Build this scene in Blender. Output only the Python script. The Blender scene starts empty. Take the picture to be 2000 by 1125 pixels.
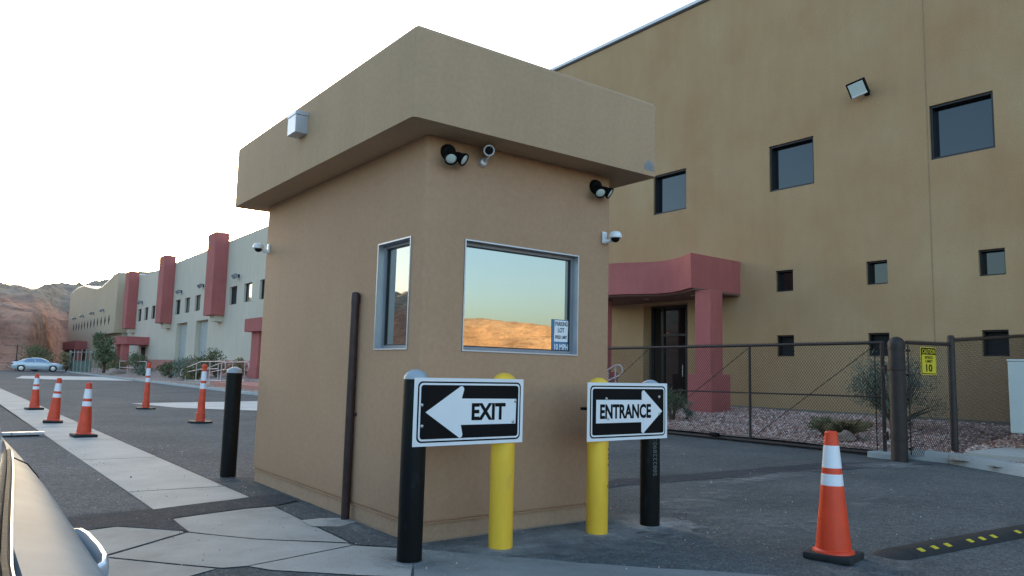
import bpy, bmesh, math, random
from mathutils import Vector, Matrix, noise
random.seed(7)
sc = bpy.context.scene
COL = sc.collection
R = math.radians

# ------------------------------------------------------------------ materials
def nodes_of(name):
    m = bpy.data.materials.new(name); m.use_nodes = True
    nt = m.node_tree; b = nt.nodes['Principled BSDF']
    return m, nt, b
def N(nt, t, **kw):
    n = nt.nodes.new(t)
    for k, v in kw.items(): setattr(n, k, v)
    return n
def noise_tex(nt, co, scale, detail=4, rough=.55):
    n = N(nt, 'ShaderNodeTexNoise'); n.inputs['Scale'].default_value = scale
    n.inputs['Detail'].default_value = detail; n.inputs['Roughness'].default_value = rough
    nt.links.new(co, n.inputs['Vector']); return n.outputs['Fac']
def ramp(nt, fac, stops):
    r = N(nt, 'ShaderNodeValToRGB'); e = r.color_ramp.elements
    while len(e) < len(stops): e.new(.5)
    for el, (p, c) in zip(e, stops):
        el.position = p; el.color = (c[0], c[1], c[2], 1)
    nt.links.new(fac, r.inputs['Fac']); return r.outputs['Color']
def mixc(nt, fac, a, b, mode='MIX'):
    m = N(nt, 'ShaderNodeMix', data_type='RGBA', blend_type=mode)
    for s, v in ((m.inputs[0], fac), (m.inputs[6], a), (m.inputs[7], b)):
        if hasattr(v, 'links') or hasattr(v, 'is_linked'): nt.links.new(v, s)
        elif isinstance(v, (int, float)): s.default_value = v
        else: s.default_value = (v[0], v[1], v[2], 1)
    return m.outputs[2]
def sc3(c, k): return (min(1, c[0]*k), min(1, c[1]*k), min(1, c[2]*k))
def objco(nt, scale=None):
    t = N(nt, 'ShaderNodeTexCoord').outputs['Object']
    if scale:
        mp = N(nt, 'ShaderNodeMapping'); mp.inputs['Scale'].default_value = scale
        nt.links.new(t, mp.inputs['Vector']); return mp.outputs['Vector']
    return t
def bump(nt, b, fac, strength, dist):
    bp = N(nt, 'ShaderNodeBump'); bp.inputs['Strength'].default_value = strength
    bp.inputs['Distance'].default_value = dist
    nt.links.new(fac, bp.inputs['Height']); nt.links.new(bp.outputs['Normal'], b.inputs['Normal'])

def plain(name, col, rough=.6, metal=0., var=.12, vscale=4., bmp=0., bscale=60., spec=.5, streak=False):
    m, nt, b = nodes_of(name)
    co = objco(nt, (1, 1, .25) if streak else None)
    f = noise_tex(nt, co, vscale, 6)
    c = ramp(nt, f, [(.3, sc3(col, 1-var)), (.7, sc3(col, 1+var))])
    nt.links.new(c, b.inputs['Base Color'])
    b.inputs['Roughness'].default_value = rough; b.inputs['Metallic'].default_value = metal
    b.inputs['Specular IOR Level'].default_value = spec
    if bmp:
        bump(nt, b, noise_tex(nt, objco(nt), bscale, 3), bmp, .01)
    return m
def stucco(name, col, big=.10, streak=.08, fine=.08, blot=.35, tint=None, bstr=.35, bdist=.006, bscale=70):
    m, nt, b = nodes_of(name)
    co = objco(nt)
    c1 = ramp(nt, noise_tex(nt, co, blot, 5, .6), [(.3, sc3(col, 1-big)), (.7, sc3(tint or col, 1+big))])
    c2 = ramp(nt, noise_tex(nt, objco(nt, (2.2, 2.2, .28)), 1.6, 5, .65), [(.3, (1-streak,)*3), (.7, (1+streak,)*3)])
    c3 = ramp(nt, noise_tex(nt, co, 26, 4, .6), [(.3, (1-fine,)*3), (.7, (1+fine,)*3)])
    c = mixc(nt, 1., c1, c2, 'MULTIPLY'); c = mixc(nt, 1., c, c3, 'MULTIPLY')
    nt.links.new(c, b.inputs['Base Color'])
    b.inputs['Roughness'].default_value = .9; b.inputs['Specular IOR Level'].default_value = .25
    bump(nt, b, noise_tex(nt, co, bscale, 4, .6), bstr, bdist)
    return m
def asphalt(name, col, speck=.9, blot=.5, big=.16, warm=None):
    m, nt, b = nodes_of(name)
    co = objco(nt)
    c1 = ramp(nt, noise_tex(nt, co, blot, 6, .6), [(.28, sc3(col, 1-big)), (.72, sc3(warm or col, 1+big))])
    v = N(nt, 'ShaderNodeTexVoronoi'); v.inputs['Scale'].default_value = 75.
    nt.links.new(co, v.inputs['Vector'])
    sp = N(nt, 'ShaderNodeSeparateColor'); nt.links.new(v.outputs['Color'], sp.inputs['Color'])
    s = ramp(nt, sp.outputs['Red'], [(.0, (1-.5*speck,)*3), (.55, (1.,)*3), (.86, (1+.3*speck,)*3), (1., (1+1.3*speck,)*3)])
    c = mixc(nt, 1., c1, s, 'MULTIPLY')
    f2 = ramp(nt, noise_tex(nt, co, 9, 4, .6), [(.35, (.86,)*3), (.65, (1.12,)*3)])
    c = mixc(nt, 1., c, f2, 'MULTIPLY')
    nt.links.new(c, b.inputs['Base Color'])
    b.inputs['Roughness'].default_value = 1.; b.inputs['Specular IOR Level'].default_value = .08
    bump(nt, b, v.outputs['Distance'], .5, .006)
    return m
def concrete(name, col, big=.14, stain=(.6, .55, .48)):
    m, nt, b = nodes_of(name)
    co = objco(nt)
    c1 = ramp(nt, noise_tex(nt, co, 1.1, 6, .62), [(.3, sc3(col, 1-big)), (.7, sc3(col, 1+big))])
    st = ramp(nt, noise_tex(nt, objco(nt, (.9, .9, .9)), 2.3, 5, .7), [(.60, (0,)*3), (.78, (.55,)*3)])
    c = mixc(nt, st, c1, tuple(col[i]*stain[i] for i in range(3)))
    f2 = ramp(nt, noise_tex(nt, co, 90, 3, .6), [(.3, (.9,)*3), (.7, (1.08,)*3)])
    c = mixc(nt, 1., c, f2, 'MULTIPLY')
    nt.links.new(c, b.inputs['Base Color'])
    b.inputs['Roughness'].default_value = .9; b.inputs['Specular IOR Level'].default_value = .25
    bump(nt, b, noise_tex(nt, co, 60, 4), .3, .004)
    return m
def leafmat(name, c0, c1):
    m, nt, b = nodes_of(name)
    g = N(nt, 'ShaderNodeNewGeometry')
    c = ramp(nt, g.outputs['Random Per Island'], [(0, c0), (.7, tuple((a+b_)/2 for a, b_ in zip(c0, c1))), (1, c1)])
    f = ramp(nt, noise_tex(nt, objco(nt), 3.5, 3), [(.3, (.75,)*3), (.7, (1.25,)*3)])
    c = mixc(nt, 1., c, f, 'MULTIPLY')
    nt.links.new(c, b.inputs['Base Color'])
    b.inputs['Roughness'].default_value = .7; b.inputs['Specular IOR Level'].default_value = .3
    return m
def mirror_glass(name, tint, dark, refl):
    """coated window glass: a dark body under a reflective film"""
    m, nt, b = nodes_of(name)
    gl = N(nt, 'ShaderNodeBsdfGlossy'); gl.inputs['Color'].default_value = (*tint, 1); gl.inputs['Roughness'].default_value = .015
    f = noise_tex(nt, objco(nt), .9, 2)
    bp = N(nt, 'ShaderNodeBump'); bp.inputs['Strength'].default_value = .03; bp.inputs['Distance'].default_value = .02
    nt.links.new(f, bp.inputs['Height']); nt.links.new(bp.outputs['Normal'], gl.inputs['Normal'])
    b.inputs['Base Color'].default_value = (*dark, 1); b.inputs['Roughness'].default_value = .1
    mx = N(nt, 'ShaderNodeMixShader'); mx.inputs[0].default_value = refl
    nt.links.new(b.outputs[0], mx.inputs[1]); nt.links.new(gl.outputs[0], mx.inputs[2])
    nt.links.new(mx.outputs[0], nt.nodes['Material Output'].inputs['Surface'])
    return m

M = {}
M['booth'] = stucco('booth_stucco', (.46, .275, .165), .07, .02, .06, tint=(.45, .28, .175))
M['booth_roof'] = stucco('booth_roof_stucco', (.485, .322, .197), .06, .03, .05)
M['plinth'] = stucco('plinth_paint', (.44, .285, .18), .10, .05, .10)
M['brown'] = stucco('brown_stucco', (.475, .285, .147), .13, .03, .08, blot=.4, tint=(.41, .287, .162), bscale=40)
M['grey'] = stucco('grey_stucco', (.61, .54, .435), .05, .05, .03, blot=.15)
M['tan'] = stucco('tan_stucco', (.52, .41, .285), .05, .06, .03, blot=.15)
M['red'] = stucco('red_stucco', (.42, .13, .118), .10, .07, .06, blot=.5)
M['pink'] = stucco('pink_stucco', (.52, .23, .18), .06, .08, .04)
M['asphalt'] = asphalt('asphalt', (.098, .107, .106), .6, warm=(.120, .124, .120))
M['asphalt_old'] = asphalt('asphalt_old', (.128, .132, .132), .75, warm=(.142, .142, .137))
M['asphalt_dark'] = asphalt('asphalt_dark', (.075, .076, .08), .55)
M['tar'] = asphalt('tar_seal', (.068, .07, .074), .35)
M['concrete'] = concrete('concrete', (.46, .44, .395))
M['concrete_slab'] = concrete('concrete_slab', (.40, .385, .345), .2)
M['concrete_worn'] = concrete('concrete_worn', (.25, .25, .235), .2)
M['concrete_light'] = concrete('concrete_light', (.58, .56, .52))
M['footing'] = concrete('footing', (.27, .27, .26), .2)
M['kerb'] = concrete('kerb_concrete', (.36, .38, .37))
M['joint'] = plain('joint_dirt', (.06, .058, .052), .95)
M['black_plastic'] = plain('black_plastic', (.012, .013, .013), .42, var=.35, vscale=7, spec=.4, streak=True)
M['black_rubber'] = plain('black_rubber', (.014, .015, .016), .7, var=.3, vscale=9, bmp=.2)
M['black'] = plain('black_paint', (.006, .006, .007), .55, var=.2, spec=.12)
M['cap_grey'] = plain('cap_grey', (.33, .38, .42), .5, var=.1)
M['yellow'] = plain('yellow_paint', (.85, .56, .07), .42, var=.10, vscale=5, streak=True)
M['white'] = plain('white_sheet', (.80, .82, .84), .35, var=.02)
def worn(name, col, wear, lo, hi, scale, rough, streak=(1, 1, .3), spec=.35):
    m, nt, b = nodes_of(name)
    c = ramp(nt, noise_tex(nt, objco(nt, (1, 1, .2)), 6, 5), [(.3, sc3(col, .86)), (.7, sc3(col, 1.12))])
    w_ = ramp(nt, noise_tex(nt, objco(nt, streak), scale, 7, .72), [(lo, (0,)*3), (hi, (.75,)*3)])
    c = mixc(nt, w_, c, wear); nt.links.new(c, b.inputs['Base Color'])
    b.inputs['Roughness'].default_value = rough; b.inputs['Specular IOR Level'].default_value = spec
    bump(nt, b, noise_tex(nt, objco(nt), 40, 3), .12, .004)
    return m
M['black_plastic'] = worn('black_sleeve', (.008, .009, .009), (.06, .064, .064), .56, .80, 5, .5, spec=.15)
M['yellow'] = worn('yellow_paint', (.98, .55, .05), (.40, .30, .12), .64, .80, 9, .42)
M['orange'] = worn('cone_orange', (1.0, .034, .003), (.45, .05, .02), .62, .9, 7, .5, spec=.04)
M['orange_old'] = worn('cone_orange_faded', (1.0, .042, .006), (.45, .07, .03), .57, .9, 7, .55, spec=.05)
M['bolt'] = plain('bolt_zinc', (.55, .53, .5), .35, .8)
M['orange'] = plain('cone_orange', (.80, .055, .012), .38, var=.10, vscale=6)
M['orange_old'] = plain('cone_orange_faded', (.72, .07, .025), .5, var=.15, vscale=6)
M['collar'] = plain('reflective_collar', (.80, .80, .84), .3, var=.05, vscale=8)
M['alu'] = plain('aluminium', (.50, .52, .56), .38, .55, var=.06)
M['alu_dark'] = plain('aluminium_reveal', (.24, .26, .29), .45, .4, var=.06)
M['dark_frame'] = plain('dark_frame', (.012, .012, .014), .45)
M['brown_metal'] = plain('brown_metal', (.026, .016, .013), .6, 0., var=.25, vscale=8)
M['pipe'] = plain('pipe_brown', (.045, .022, .020), .5, .1, var=.3, vscale=9)
M['mesh'] = plain('mesh_wire', (.014, .011, .010), .6, spec=.2)
M['glass_mirror'] = mirror_glass('booth_mirror_glass', (.40, .41, .40), (.02, .03, .035), .86)
M['glass_dark'] = mirror_glass('tinted_glass', (.13, .155, .17), (.006, .008, .011), .30)
M['glass_grey'] = mirror_glass('grey_glass', (.6, .62, .62), (.012, .014, .016), .55)
M['screen'] = plain('dark_screen', (.016, .016, .018), .8)
M['lamp_lens'] = plain('lamp_lens', (.62, .70, .66), .12, var=.05)
M['chrome'] = plain('chrome', (.85, .87, .9), .08, 1., var=.01)
M['rail_pink'] = plain('rail_paint', (.58, .44, .43), .5)
M['sign_yellow'] = plain('sign_yellow', (.70, .55, .03), .45, var=.04)
M['box_white'] = plain('enclosure_paint', (.55, .60, .57), .5, var=.04, vscale=2)
M['sign_blue'] = plain('sign_blue', (.06, .17, .30), .4)
M['ink'] = plain('ink_blue_black', (.015, .03, .045), .5)
M['car_silver'] = plain('car_silver', (.205, .27, .305), .55, 0., var=.16, vscale=3.5, spec=.06)
M['car_blue'] = plain('car_pale_blue', (.60, .65, .70), .3, .2, var=.02)
M['car_glass'] = mirror_glass('car_glass', (.45, .55, .65), (.01, .014, .02), .45)
M['tyre'] = plain('tyre', (.012, .012, .013), .8)
M['rim'] = plain('rim', (.55, .56, .58), .3, .8)
M['tail'] = plain('tail_lamp', (.35, .02, .02), .2)
M['green_fabric'] = plain('fence_fabric', (.13, .165, .13), .9, var=.2, vscale=2)
M['pole_pale'] = plain('pole_pale', (.34, .33, .29), .6)
M['stone'] = plain('boulder', (.30, .22, .17), .9, var=.3, vscale=5, bmp=.5, bscale=14)
M['patch_grey'] = plain('repair_patch', (.26, .27, .28), .9, var=.15, vscale=9)
M['leaf_grey'] = leafmat('leaf_greygreen', (.14, .165, .125), (.31, .35, .27))
M['leaf_shrub'] = leafmat('leaf_shrub', (.085, .11, .08), (.22, .26, .20))
M['leaf_green'] = leafmat('leaf_green', (.08, .10, .045), (.20, .23, .12))
M['leaf_olive'] = leafmat('leaf_olive', (.12, .12, .05), (.28, .27, .14))
M['leaf_dry'] = leafmat('leaf_dry', (.20, .15, .07), (.42, .36, .2))
M['twig'] = plain('twig', (.10, .075, .05), .9)

# gravel: coloured stones
def gravel_mat():
    m, nt, b = nodes_of('gravel')
    co = objco(nt)
    v = N(nt, 'ShaderNodeTexVoronoi'); v.inputs['Scale'].default_value = 15.
    nt.links.new(co, v.inputs['Vector'])
    s = N(nt, 'ShaderNodeSeparateColor'); nt.links.new(v.outputs['Color'], s.inputs['Color'])
    c = ramp(nt, s.outputs['Green'], [(0, (.10, .06, .05)), (.35, (.34, .24, .20)), (.7, (.45, .36, .31)), (1, (.60, .52, .46))])
    c2 = ramp(nt, noise_tex(nt, co, .5, 4), [(.3, (.72, .70, .72)), (.7, (1.15, 1.1, 1.1))])
    nt.links.new(mixc(nt, 1., c, c2, 'MULTIPLY'), b.inputs['Base Color'])
    b.inputs['Roughness'].default_value = .95
    bump(nt, b, v.outputs['Distance'], 1., .05)
    return m
M['gravel'] = gravel_mat()
def stones_mat():
    m, nt, b = nodes_of('loose_stones')
    g = N(nt, 'ShaderNodeNewGeometry')
    c = ramp(nt, g.outputs['Random Per Island'], [(0, (.20, .095, .08)), (.35, (.50, .29, .23)), (.7, (.60, .42, .35)), (1, (.80, .66, .58))])
    nt.links.new(c, b.inputs['Base Color']); b.inputs['Roughness'].default_value = .95
    return m
M['stones'] = stones_mat()
def hill_mat(name, stops, top, bs=1.):
    m, nt, b = nodes_of(name)
    co = objco(nt)
    c = ramp(nt, noise_tex(nt, objco(nt, (1, 1, 3.2)), .035, 7, .65), stops)
    g = N(nt, 'ShaderNodeSeparateXYZ'); nt.links.new(co, g.inputs[0])
    mr = N(nt, 'ShaderNodeMapRange'); mr.inputs[1].default_value = top[0]; mr.inputs[2].default_value = top[1]
    nt.links.new(g.outputs['Z'], mr.inputs[0])
    f = mixc(nt, .5, mr.outputs[0], noise_tex(nt, co, .06, 6, .7))
    h = ramp(nt, f, [(.42, (0,)*3), (.62, (1,)*3)])
    c = mixc(nt, h, c, top[2])
    ly = ramp(nt, noise_tex(nt, objco(nt, (1, 1, 7)), .11, 7, .7), [(.36, (.68, .66, .66)), (.5, (1.,)*3), (.66, (1.22, 1.15, 1.1))])
    c = mixc(nt, 1., c, ly, 'MULTIPLY')
    sp = ramp(nt, noise_tex(nt, co, .45, 6, .75), [(.30, (.55, .56, .52)), (.46, (1,)*3), (.75, (1.12,)*3)])
    c = mixc(nt, 1., c, sp, 'MULTIPLY')
    nt.links.new(c, b.inputs['Base Color']); b.inputs['Roughness'].default_value = 1.
    b.inputs['Specular IOR Level'].default_value = .1
    bump(nt, b, noise_tex(nt, co, .35, 8, .7), bs, 1.6)
    return m
M['hill'] = hill_mat('red_rock', [(.3, (.42, .20, .13)), (.5, (.62, .32, .215)), (.7, (.64, .42, .305))], (9., 17., (.46, .35, .265)))
M['hill_lit'] = hill_mat('orange_hill', [(.3, (.46, .245, .10)), (.5, (.58, .33, .15)), (.7, (.62, .40, .20))], (60., 80., (.4, .3, .2)), .3)

# ------------------------------------------------------------------ mesh builder
class MB:
    def __init__(s): s.bm = bmesh.new()
    def face(s, pts):
        try: return s.bm.faces.new([s.bm.verts.new(p) for p in pts])
        except ValueError: return None
    def box(s, x0, x1, y0, y1, z0, z1, bev=0., seg=2):
        b = bmesh.new(); bmesh.ops.create_cube(b, size=1)
        for v in b.verts:
            v.co = Vector(((x0+x1)/2+v.co.x*(x1-x0), (y0+y1)/2+v.co.y*(y1-y0), (z0+z1)/2+v.co.z*(z1-z0)))
        if bev: bmesh.ops.bevel(b, geom=list(b.edges), offset=bev, segments=seg, profile=.5, affect='EDGES')
        s.add(b); return s
    def roofbox(s, x0, x1, y0, y1, z0, z1, bev):
        b = bmesh.new(); bmesh.ops.create_cube(b, size=1)
        for v in b.verts: v.co = Vector(((x0+x1)/2+v.co.x*(x1-x0), (y0+y1)/2+v.co.y*(y1-y0), (z0+z1)/2+v.co.z*(z1-z0)))
        lo = lambda e: all(v.co.z < z0+.001 for v in e.verts)
        bmesh.ops.bevel(b, geom=[e for e in b.edges if not lo(e)], offset=bev, segments=4, profile=.5, affect='EDGES')
        s.add(b); return s
    def add(s, b, mtx=None):
        me = bpy.data.meshes.new('tmp'); b.to_mesh(me); b.free()
        if mtx: me.transform(mtx)
        s.bm.from_mesh(me); bpy.data.meshes.remove(me)
    def obox(s, c, ax, ay, az, hx, hy, hz, bev=0.):
        b = bmesh.new(); bmesh.ops.create_cube(b, size=2)
        for v in b.verts: v.co = Vector((v.co.x*hx, v.co.y*hy, v.co.z*hz))
        if bev: bmesh.ops.bevel(b, geom=list(b.edges), offset=bev, segments=2, profile=.5, affect='EDGES')
        m = Matrix((ax, ay, az)).transposed().to_4x4(); m.translation = Vector(c)
        s.add(b, m); return s
    def lathe(s, prof, c=(0, 0, 0), n=24, axis=(0, 0, 1)):
        ax = Vector(axis).normalized()
        q = Vector((0, 0, 1)).rotation_difference(ax).to_matrix()
        rings = []
        for r, z in prof:
            if r < 1e-6: rings.append([s.bm.verts.new(Vector(c)+q@Vector((0, 0, z)))])
            else: rings.append([s.bm.verts.new(Vector(c)+q@Vector((r*math.cos(2*math.pi*i/n), r*math.sin(2*math.pi*i/n), z))) for i in range(n)])
        for a, b in zip(rings, rings[1:]):
            for i in range(n):
                j = (i+1) % n
                if len(a) == 1 and len(b) == 1: continue
                if len(a) == 1: s.bm.faces.new((a[0], b[i], b[j]))
                elif len(b) == 1: s.bm.faces.new((a[i], a[j], b[0]))
                else: s.bm.faces.new((a[i], a[j], b[j], b[i]))
        for rg, fl in ((rings[0], True), (rings[-1], False)):
            if len(rg) > 1: s.bm.faces.new(rg[::-1] if fl else rg)
        return s
    def cyl(s, p0, p1, r0, r1=None, n=12):
        p0, p1 = Vector(p0), Vector(p1); L = (p1-p0).length
        return s.lathe([(r0, 0), (r0 if r1 is None else r1, L)], p0, n, p1-p0)
    def tube(s, pts, r, n=8):
        pts = [Vector(p) for p in pts]; rings = []
        t = (pts[1]-pts[0]).normalized()
        u = t.cross(Vector((0, 0, 1)));  u = u if u.length > .05 else t.cross(Vector((1, 0, 0))); u.normalize()
        for i, p in enumerate(pts):
            a = pts[max(0, i-1)]; b = pts[min(len(pts)-1, i+1)]; t2 = (b-a).normalized()
            u = (u-t2*u.dot(t2)).normalized(); w = t2.cross(u)
            rr = r[i] if isinstance(r, (list, tuple)) else r
            rings.append([s.bm.verts.new(p+(u*math.cos(2*math.pi*k/n)+w*math.sin(2*math.pi*k/n))*rr) for k in range(n)])
        for a, b in zip(rings, rings[1:]):
            for k in range(n): s.bm.faces.new((a[k], a[(k+1) % n], b[(k+1) % n], b[k]))
        s.bm.faces.new(rings[0][::-1]); s.bm.faces.new(rings[-1]); return s
    def prism(s, poly, f, d0, d1):
        """poly in (u,v); f(u,v,d) -> point"""
        a = [s.bm.verts.new(f(u, v, d0)) for u, v in poly]; b = [s.bm.verts.new(f(u, v, d1)) for u, v in poly]
        n = len(poly)
        s.bm.faces.new(a[::-1]); s.bm.faces.new(b)
        for i in range(n): s.bm.faces.new((a[i], a[(i+1) % n], b[(i+1) % n], b[i]))
        return s
    def loft(s, secs, cap=True):
        rings = [[s.bm.verts.new(p) for p in sec] for sec in secs]; n = len(rings[0])
        for a, b in zip(rings, rings[1:]):
            for i in range(n): s.bm.faces.new((a[i], a[(i+1) % n], b[(i+1) % n], b[i]))
        if cap: s.bm.faces.new(rings[0][::-1]); s.bm.faces.new(rings[-1])
        return s
    def build(s, name, mat, parent=None, smooth=0, recalc=True):
        if recalc: bmesh.ops.recalc_face_normals(s.bm, faces=list(s.bm.faces))
        me = bpy.data.meshes.new(name); s.bm.to_mesh(me); s.bm.free()
        me.materials.append(mat)
        if smooth:
            for p in me.polygons: p.use_smooth = True
            me.set_sharp_from_angle(angle=R(smooth))
        o = bpy.data.objects.new(name, me); COL.objects.link(o)
        if parent:
            o.parent = parent
            if parent.type == 'EMPTY': o.location = -parent.location
        return o
def tag(o, label=None, cat=None, group=None, kind=None):
    if label: o['label'] = label
    if cat: o['category'] = cat
    if group: o['group'] = group
    if kind: o['kind'] = kind
    return o
def thing(name, loc, label, cat, group=None):
    o = bpy.data.objects.new(name, None); COL.objects.link(o); o.location = loc
    o.empty_display_size = .2
    return tag(o, label, cat, group)
def structure(o): o['kind'] = 'structure'; return o
def copy_thing(root, loc, label, rz=0):
    r = root.copy(); COL.objects.link(r); r.location = loc; r.rotation_euler = (0, 0, rz); r['label'] = label
    for ch in root.children:
        c = ch.copy(); COL.objects.link(c); c.parent = r
        for g in ch.children:
            d = g.copy(); COL.objects.link(d); d.parent = c
    return r
def cut(o, boxes):
    """carve boxes (x0,x1,y0,y1,z0,z1) or prebuilt bmesh cutters out of mesh object o"""
    cb = MB()
    for b in boxes: cb.box(*b)
    c = cb.build('cutter', M['dark_frame'])
    md = o.modifiers.new('cut', 'BOOLEAN'); md.operation = 'DIFFERENCE'; md.solver = 'EXACT'; md.object = c
    bpy.context.view_layer.update()
    dg = bpy.context.evaluated_depsgraph_get()
    me = bpy.data.meshes.new_from_object(o.evaluated_get(dg))
    o.modifiers.clear(); old = o.data; o.data = me; me.name = o.name
    bpy.data.meshes.remove(old)
    cm = c.data; bpy.data.objects.remove(c); bpy.data.meshes.remove(cm)
def rrect(u0, u1, v0, v1, r, n=6):
    out = []
    for cx, cy, a in ((u1-r, v0+r, -90), (u1-r, v1-r, 0), (u0+r, v1-r, 90), (u0+r, v0+r, 180)):
        for k in range(n+1):
            t = R(a+90*k/n); out.append((cx+r*math.cos(t), cy+r*math.sin(t)))
    return out
def lettering(name, text, u0, u1, v0, v1, f, d0, d1, mat, parent, bold=.012):
    """text filled into the box u0..u1, v0..v1 of the plane f(u,v,d), between depths d0 and d1"""
    cu = bpy.data.curves.new('txt', 'FONT'); cu.body = text; cu.extrude = .5; cu.offset = bold; cu.resolution_u = 3
    to = bpy.data.objects.new('txt', cu); COL.objects.link(to)
    bpy.context.view_layer.update()
    me = bpy.data.meshes.new_from_object(to.evaluated_get(bpy.context.evaluated_depsgraph_get()))
    xs = [v.co.x for v in me.vertices]; ys = [v.co.y for v in me.vertices]
    ax, bx, ay, by = min(xs), max(xs), min(ys), max(ys)
    for v in me.vertices:
        x, y, z = v.co
        v.co = f(u0+(x-ax)/(bx-ax)*(u1-u0), v0+(y-ay)/(by-ay)*(v1-v0), d0+(z+.5)*(d1-d0))
    bpy.data.objects.remove(to); bpy.data.curves.remove(cu)
    me.name = name; me.materials.clear(); me.materials.append(mat)
    b = bmesh.new(); b.from_mesh(me); bmesh.ops.recalc_face_normals(b, faces=list(b.faces)); b.to_mesh(me); b.free()
    o = bpy.data.objects.new(name, me); COL.objects.link(o); o.parent = parent
    if parent.type == 'EMPTY': o.location = -parent.location
    return o
def sm(a, b, x):
    t = min(1, max(0, (x-a)/(b-a))); return t*t*(3-2*t)

# ------------------------------------------------------------------ terrain
def gz(x, y): return 0.
def kerbx(y):
    pts = [(-6, 9.0), (-1, 10.2), (.9, 11.0), (2.6, 12.0), (4.59, 13.17), (6.04, 14.0), (7.0, 14.08), (17, 14.08), (22, 12.8), (30, 11.6), (112, 11.5)]
    for (a, b), (c, d) in zip(pts, pts[1:]):
        if a <= y <= c: return b+(d-b)*(y-a)/(c-a)
    return pts[0][1] if y < -6 else 11.5
def grav(x, y):
    k = kerbx(y); t = max(0, x-k-.15)
    return .10+.34*sm(0, 5.5, t)+.02*noise.noise((x*.9, y*.9, 0))
def grid(name, xs, ys, f, mat, keep=None):
    m = MB(); vs = {}
    for i, x in enumerate(xs):
        for j, y in enumerate(ys): vs[i, j] = m.bm.verts.new((x, y, f(x, y)))
    for i in range(len(xs)-1):
        for j in range(len(ys)-1):
            if keep and not keep((xs[i]+xs[i+1])/2, (ys[j]+ys[j+1])/2): continue
            m.bm.faces.new((vs[i, j], vs[i+1, j], vs[i+1, j+1], vs[i, j+1]))
    for v in list(m.bm.verts):
        if not v.link_faces: m.bm.verts.remove(v)
    return m.build(name, mat, None, 60)
def rng(a, b, s):
    n = max(1, round((b-a)/s)); return [a+(b-a)*i/n for i in range(n+1)]
gx = [-900, -400, -200]+rng(-100, 6, 5)+rng(7, 14, .5)+rng(20, 100, 20)+[200, 400, 900]
gy = [-900, -400, -200]+rng(-100, 20, 10)+rng(22, 60, 2)+rng(65, 120, 5)+[200, 400, 900]
structure(grid('ground', gx, gy, gz, M['asphalt']))

def sheet(name, polys, z, mat, drape=False):
    m = MB()
    for p in polys:
        f = m.face([(x, y, (gz(x, y) if drape else 0)+z) for x, y in p])
    bmesh.ops.triangulate(m.bm, faces=list(m.bm.faces), ngon_method='EAR_CLIP')
    for f in m.bm.faces:
        f.normal_update()
        if f.normal.z < 0: f.normal_flip()
    return structure(m.build(name, mat, recalc=False))
def wob(p, a=.015, step=.25):
    """roughen polygon edges"""
    out = []
    for (x0, y0), (x1, y1) in zip(p, p[1:]+p[:1]):
        L = math.hypot(x1-x0, y1-y0); n = max(1, int(L/step))
        for k in range(n):
            t = k/n; x = x0+(x1-x0)*t; y = y0+(y1-y0)*t
            j = 0 if k == 0 else 1
            out.append((x+j*a*noise.noise((x*5, y*5, 3)), y+j*a*noise.noise((x*5, y*5, 9))))
    return out
# concrete strip between the lanes
def stx(y, side): return (1.735-.0135*max(0, y-8)*.75 if side == 0 else 2.725-.0135*max(0, y-8)*.9)
strip = []
ys = [8.02, 9.08, 12.26, 15.4, 18.5, 21.6, 24.7, 27.8, 31, 35, 40, 46]
for a, b in zip(ys, ys[1:]):
    g_ = .008
    lo_l, lo_r = (7.9+g_, 8.16+g_) if a == ys[0] else (a+g_, a-.06+g_)
    strip.append([(stx(a, 0), lo_l), (stx(a, 1), lo_r), (stx(b, 1), b-.06-g_), (stx(b, 0), b-g_)])
sheet('concrete_strip', strip, .005, M['concrete'], True)
jl = [[(stx(a, 1)+.004, a), (stx(a, 1)+.026, a), (stx(b, 1)+.026, b), (stx(b, 1)+.004, b)] for a, b in zip([8.2]+ys[1:], ys[1:])]
jl += [[(stx(y, 0)+.01, y-.006), (stx(y, 1)-.01, y-.066), (stx(y, 1)-.01, y-.052), (stx(y, 0)+.01, y+.008)] for y in ys[1:7]]
sheet('strip_joint', jl, .0085, M['joint'])
# broken slabs in the foreground
slabA = [(-1.2, 7.0), (.9, 7.16), (1.31, 7.24), (1.73, 6.80), (1.72, 6.74), (1.04, 6.22), (-1.2, 6.1)]
slabB = [(1.78, 7.36), (2.48, 7.53), (2.755, 7.52), (2.72, 5.72), (2.14, 6.225), (1.765, 6.735)]
slabC = [(1.745, 6.715), (2.135, 6.195), (2.70, 5.69), (2.70, 5.625), (1.81, 5.425), (1.66, 5.46), (1.06, 6.185)]
slabF = [(3.06, 5.24), (3.12, 5.2), (3.56, 4.66), (4.06, 4.09), (4.9, 3.2), (4.1, 2.8), (2.9, 4.35), (2.66, 4.57)]
slabD = [(2.71, 5.605), (2.97, 5.35), (3.05, 5.25), (2.645, 4.585), (2.37, 4.81), (1.93, 5.23), (1.83, 5.41)]
slabE = [(-1.2, 6.07), (1.02, 6.19), (1.62, 5.46), (1.05, 5.15), (-1.2, 5.0)]
sheet('concrete_slabs', [wob(slabA, .02), wob(slabB, .02), wob(slabC, .012), wob(slabD, .012), wob(slabE, .012)], .006, M['concrete_slab'])
sheet('concrete_apron', [wob(slabF, .03)], .006, M['concrete_worn'])
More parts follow.
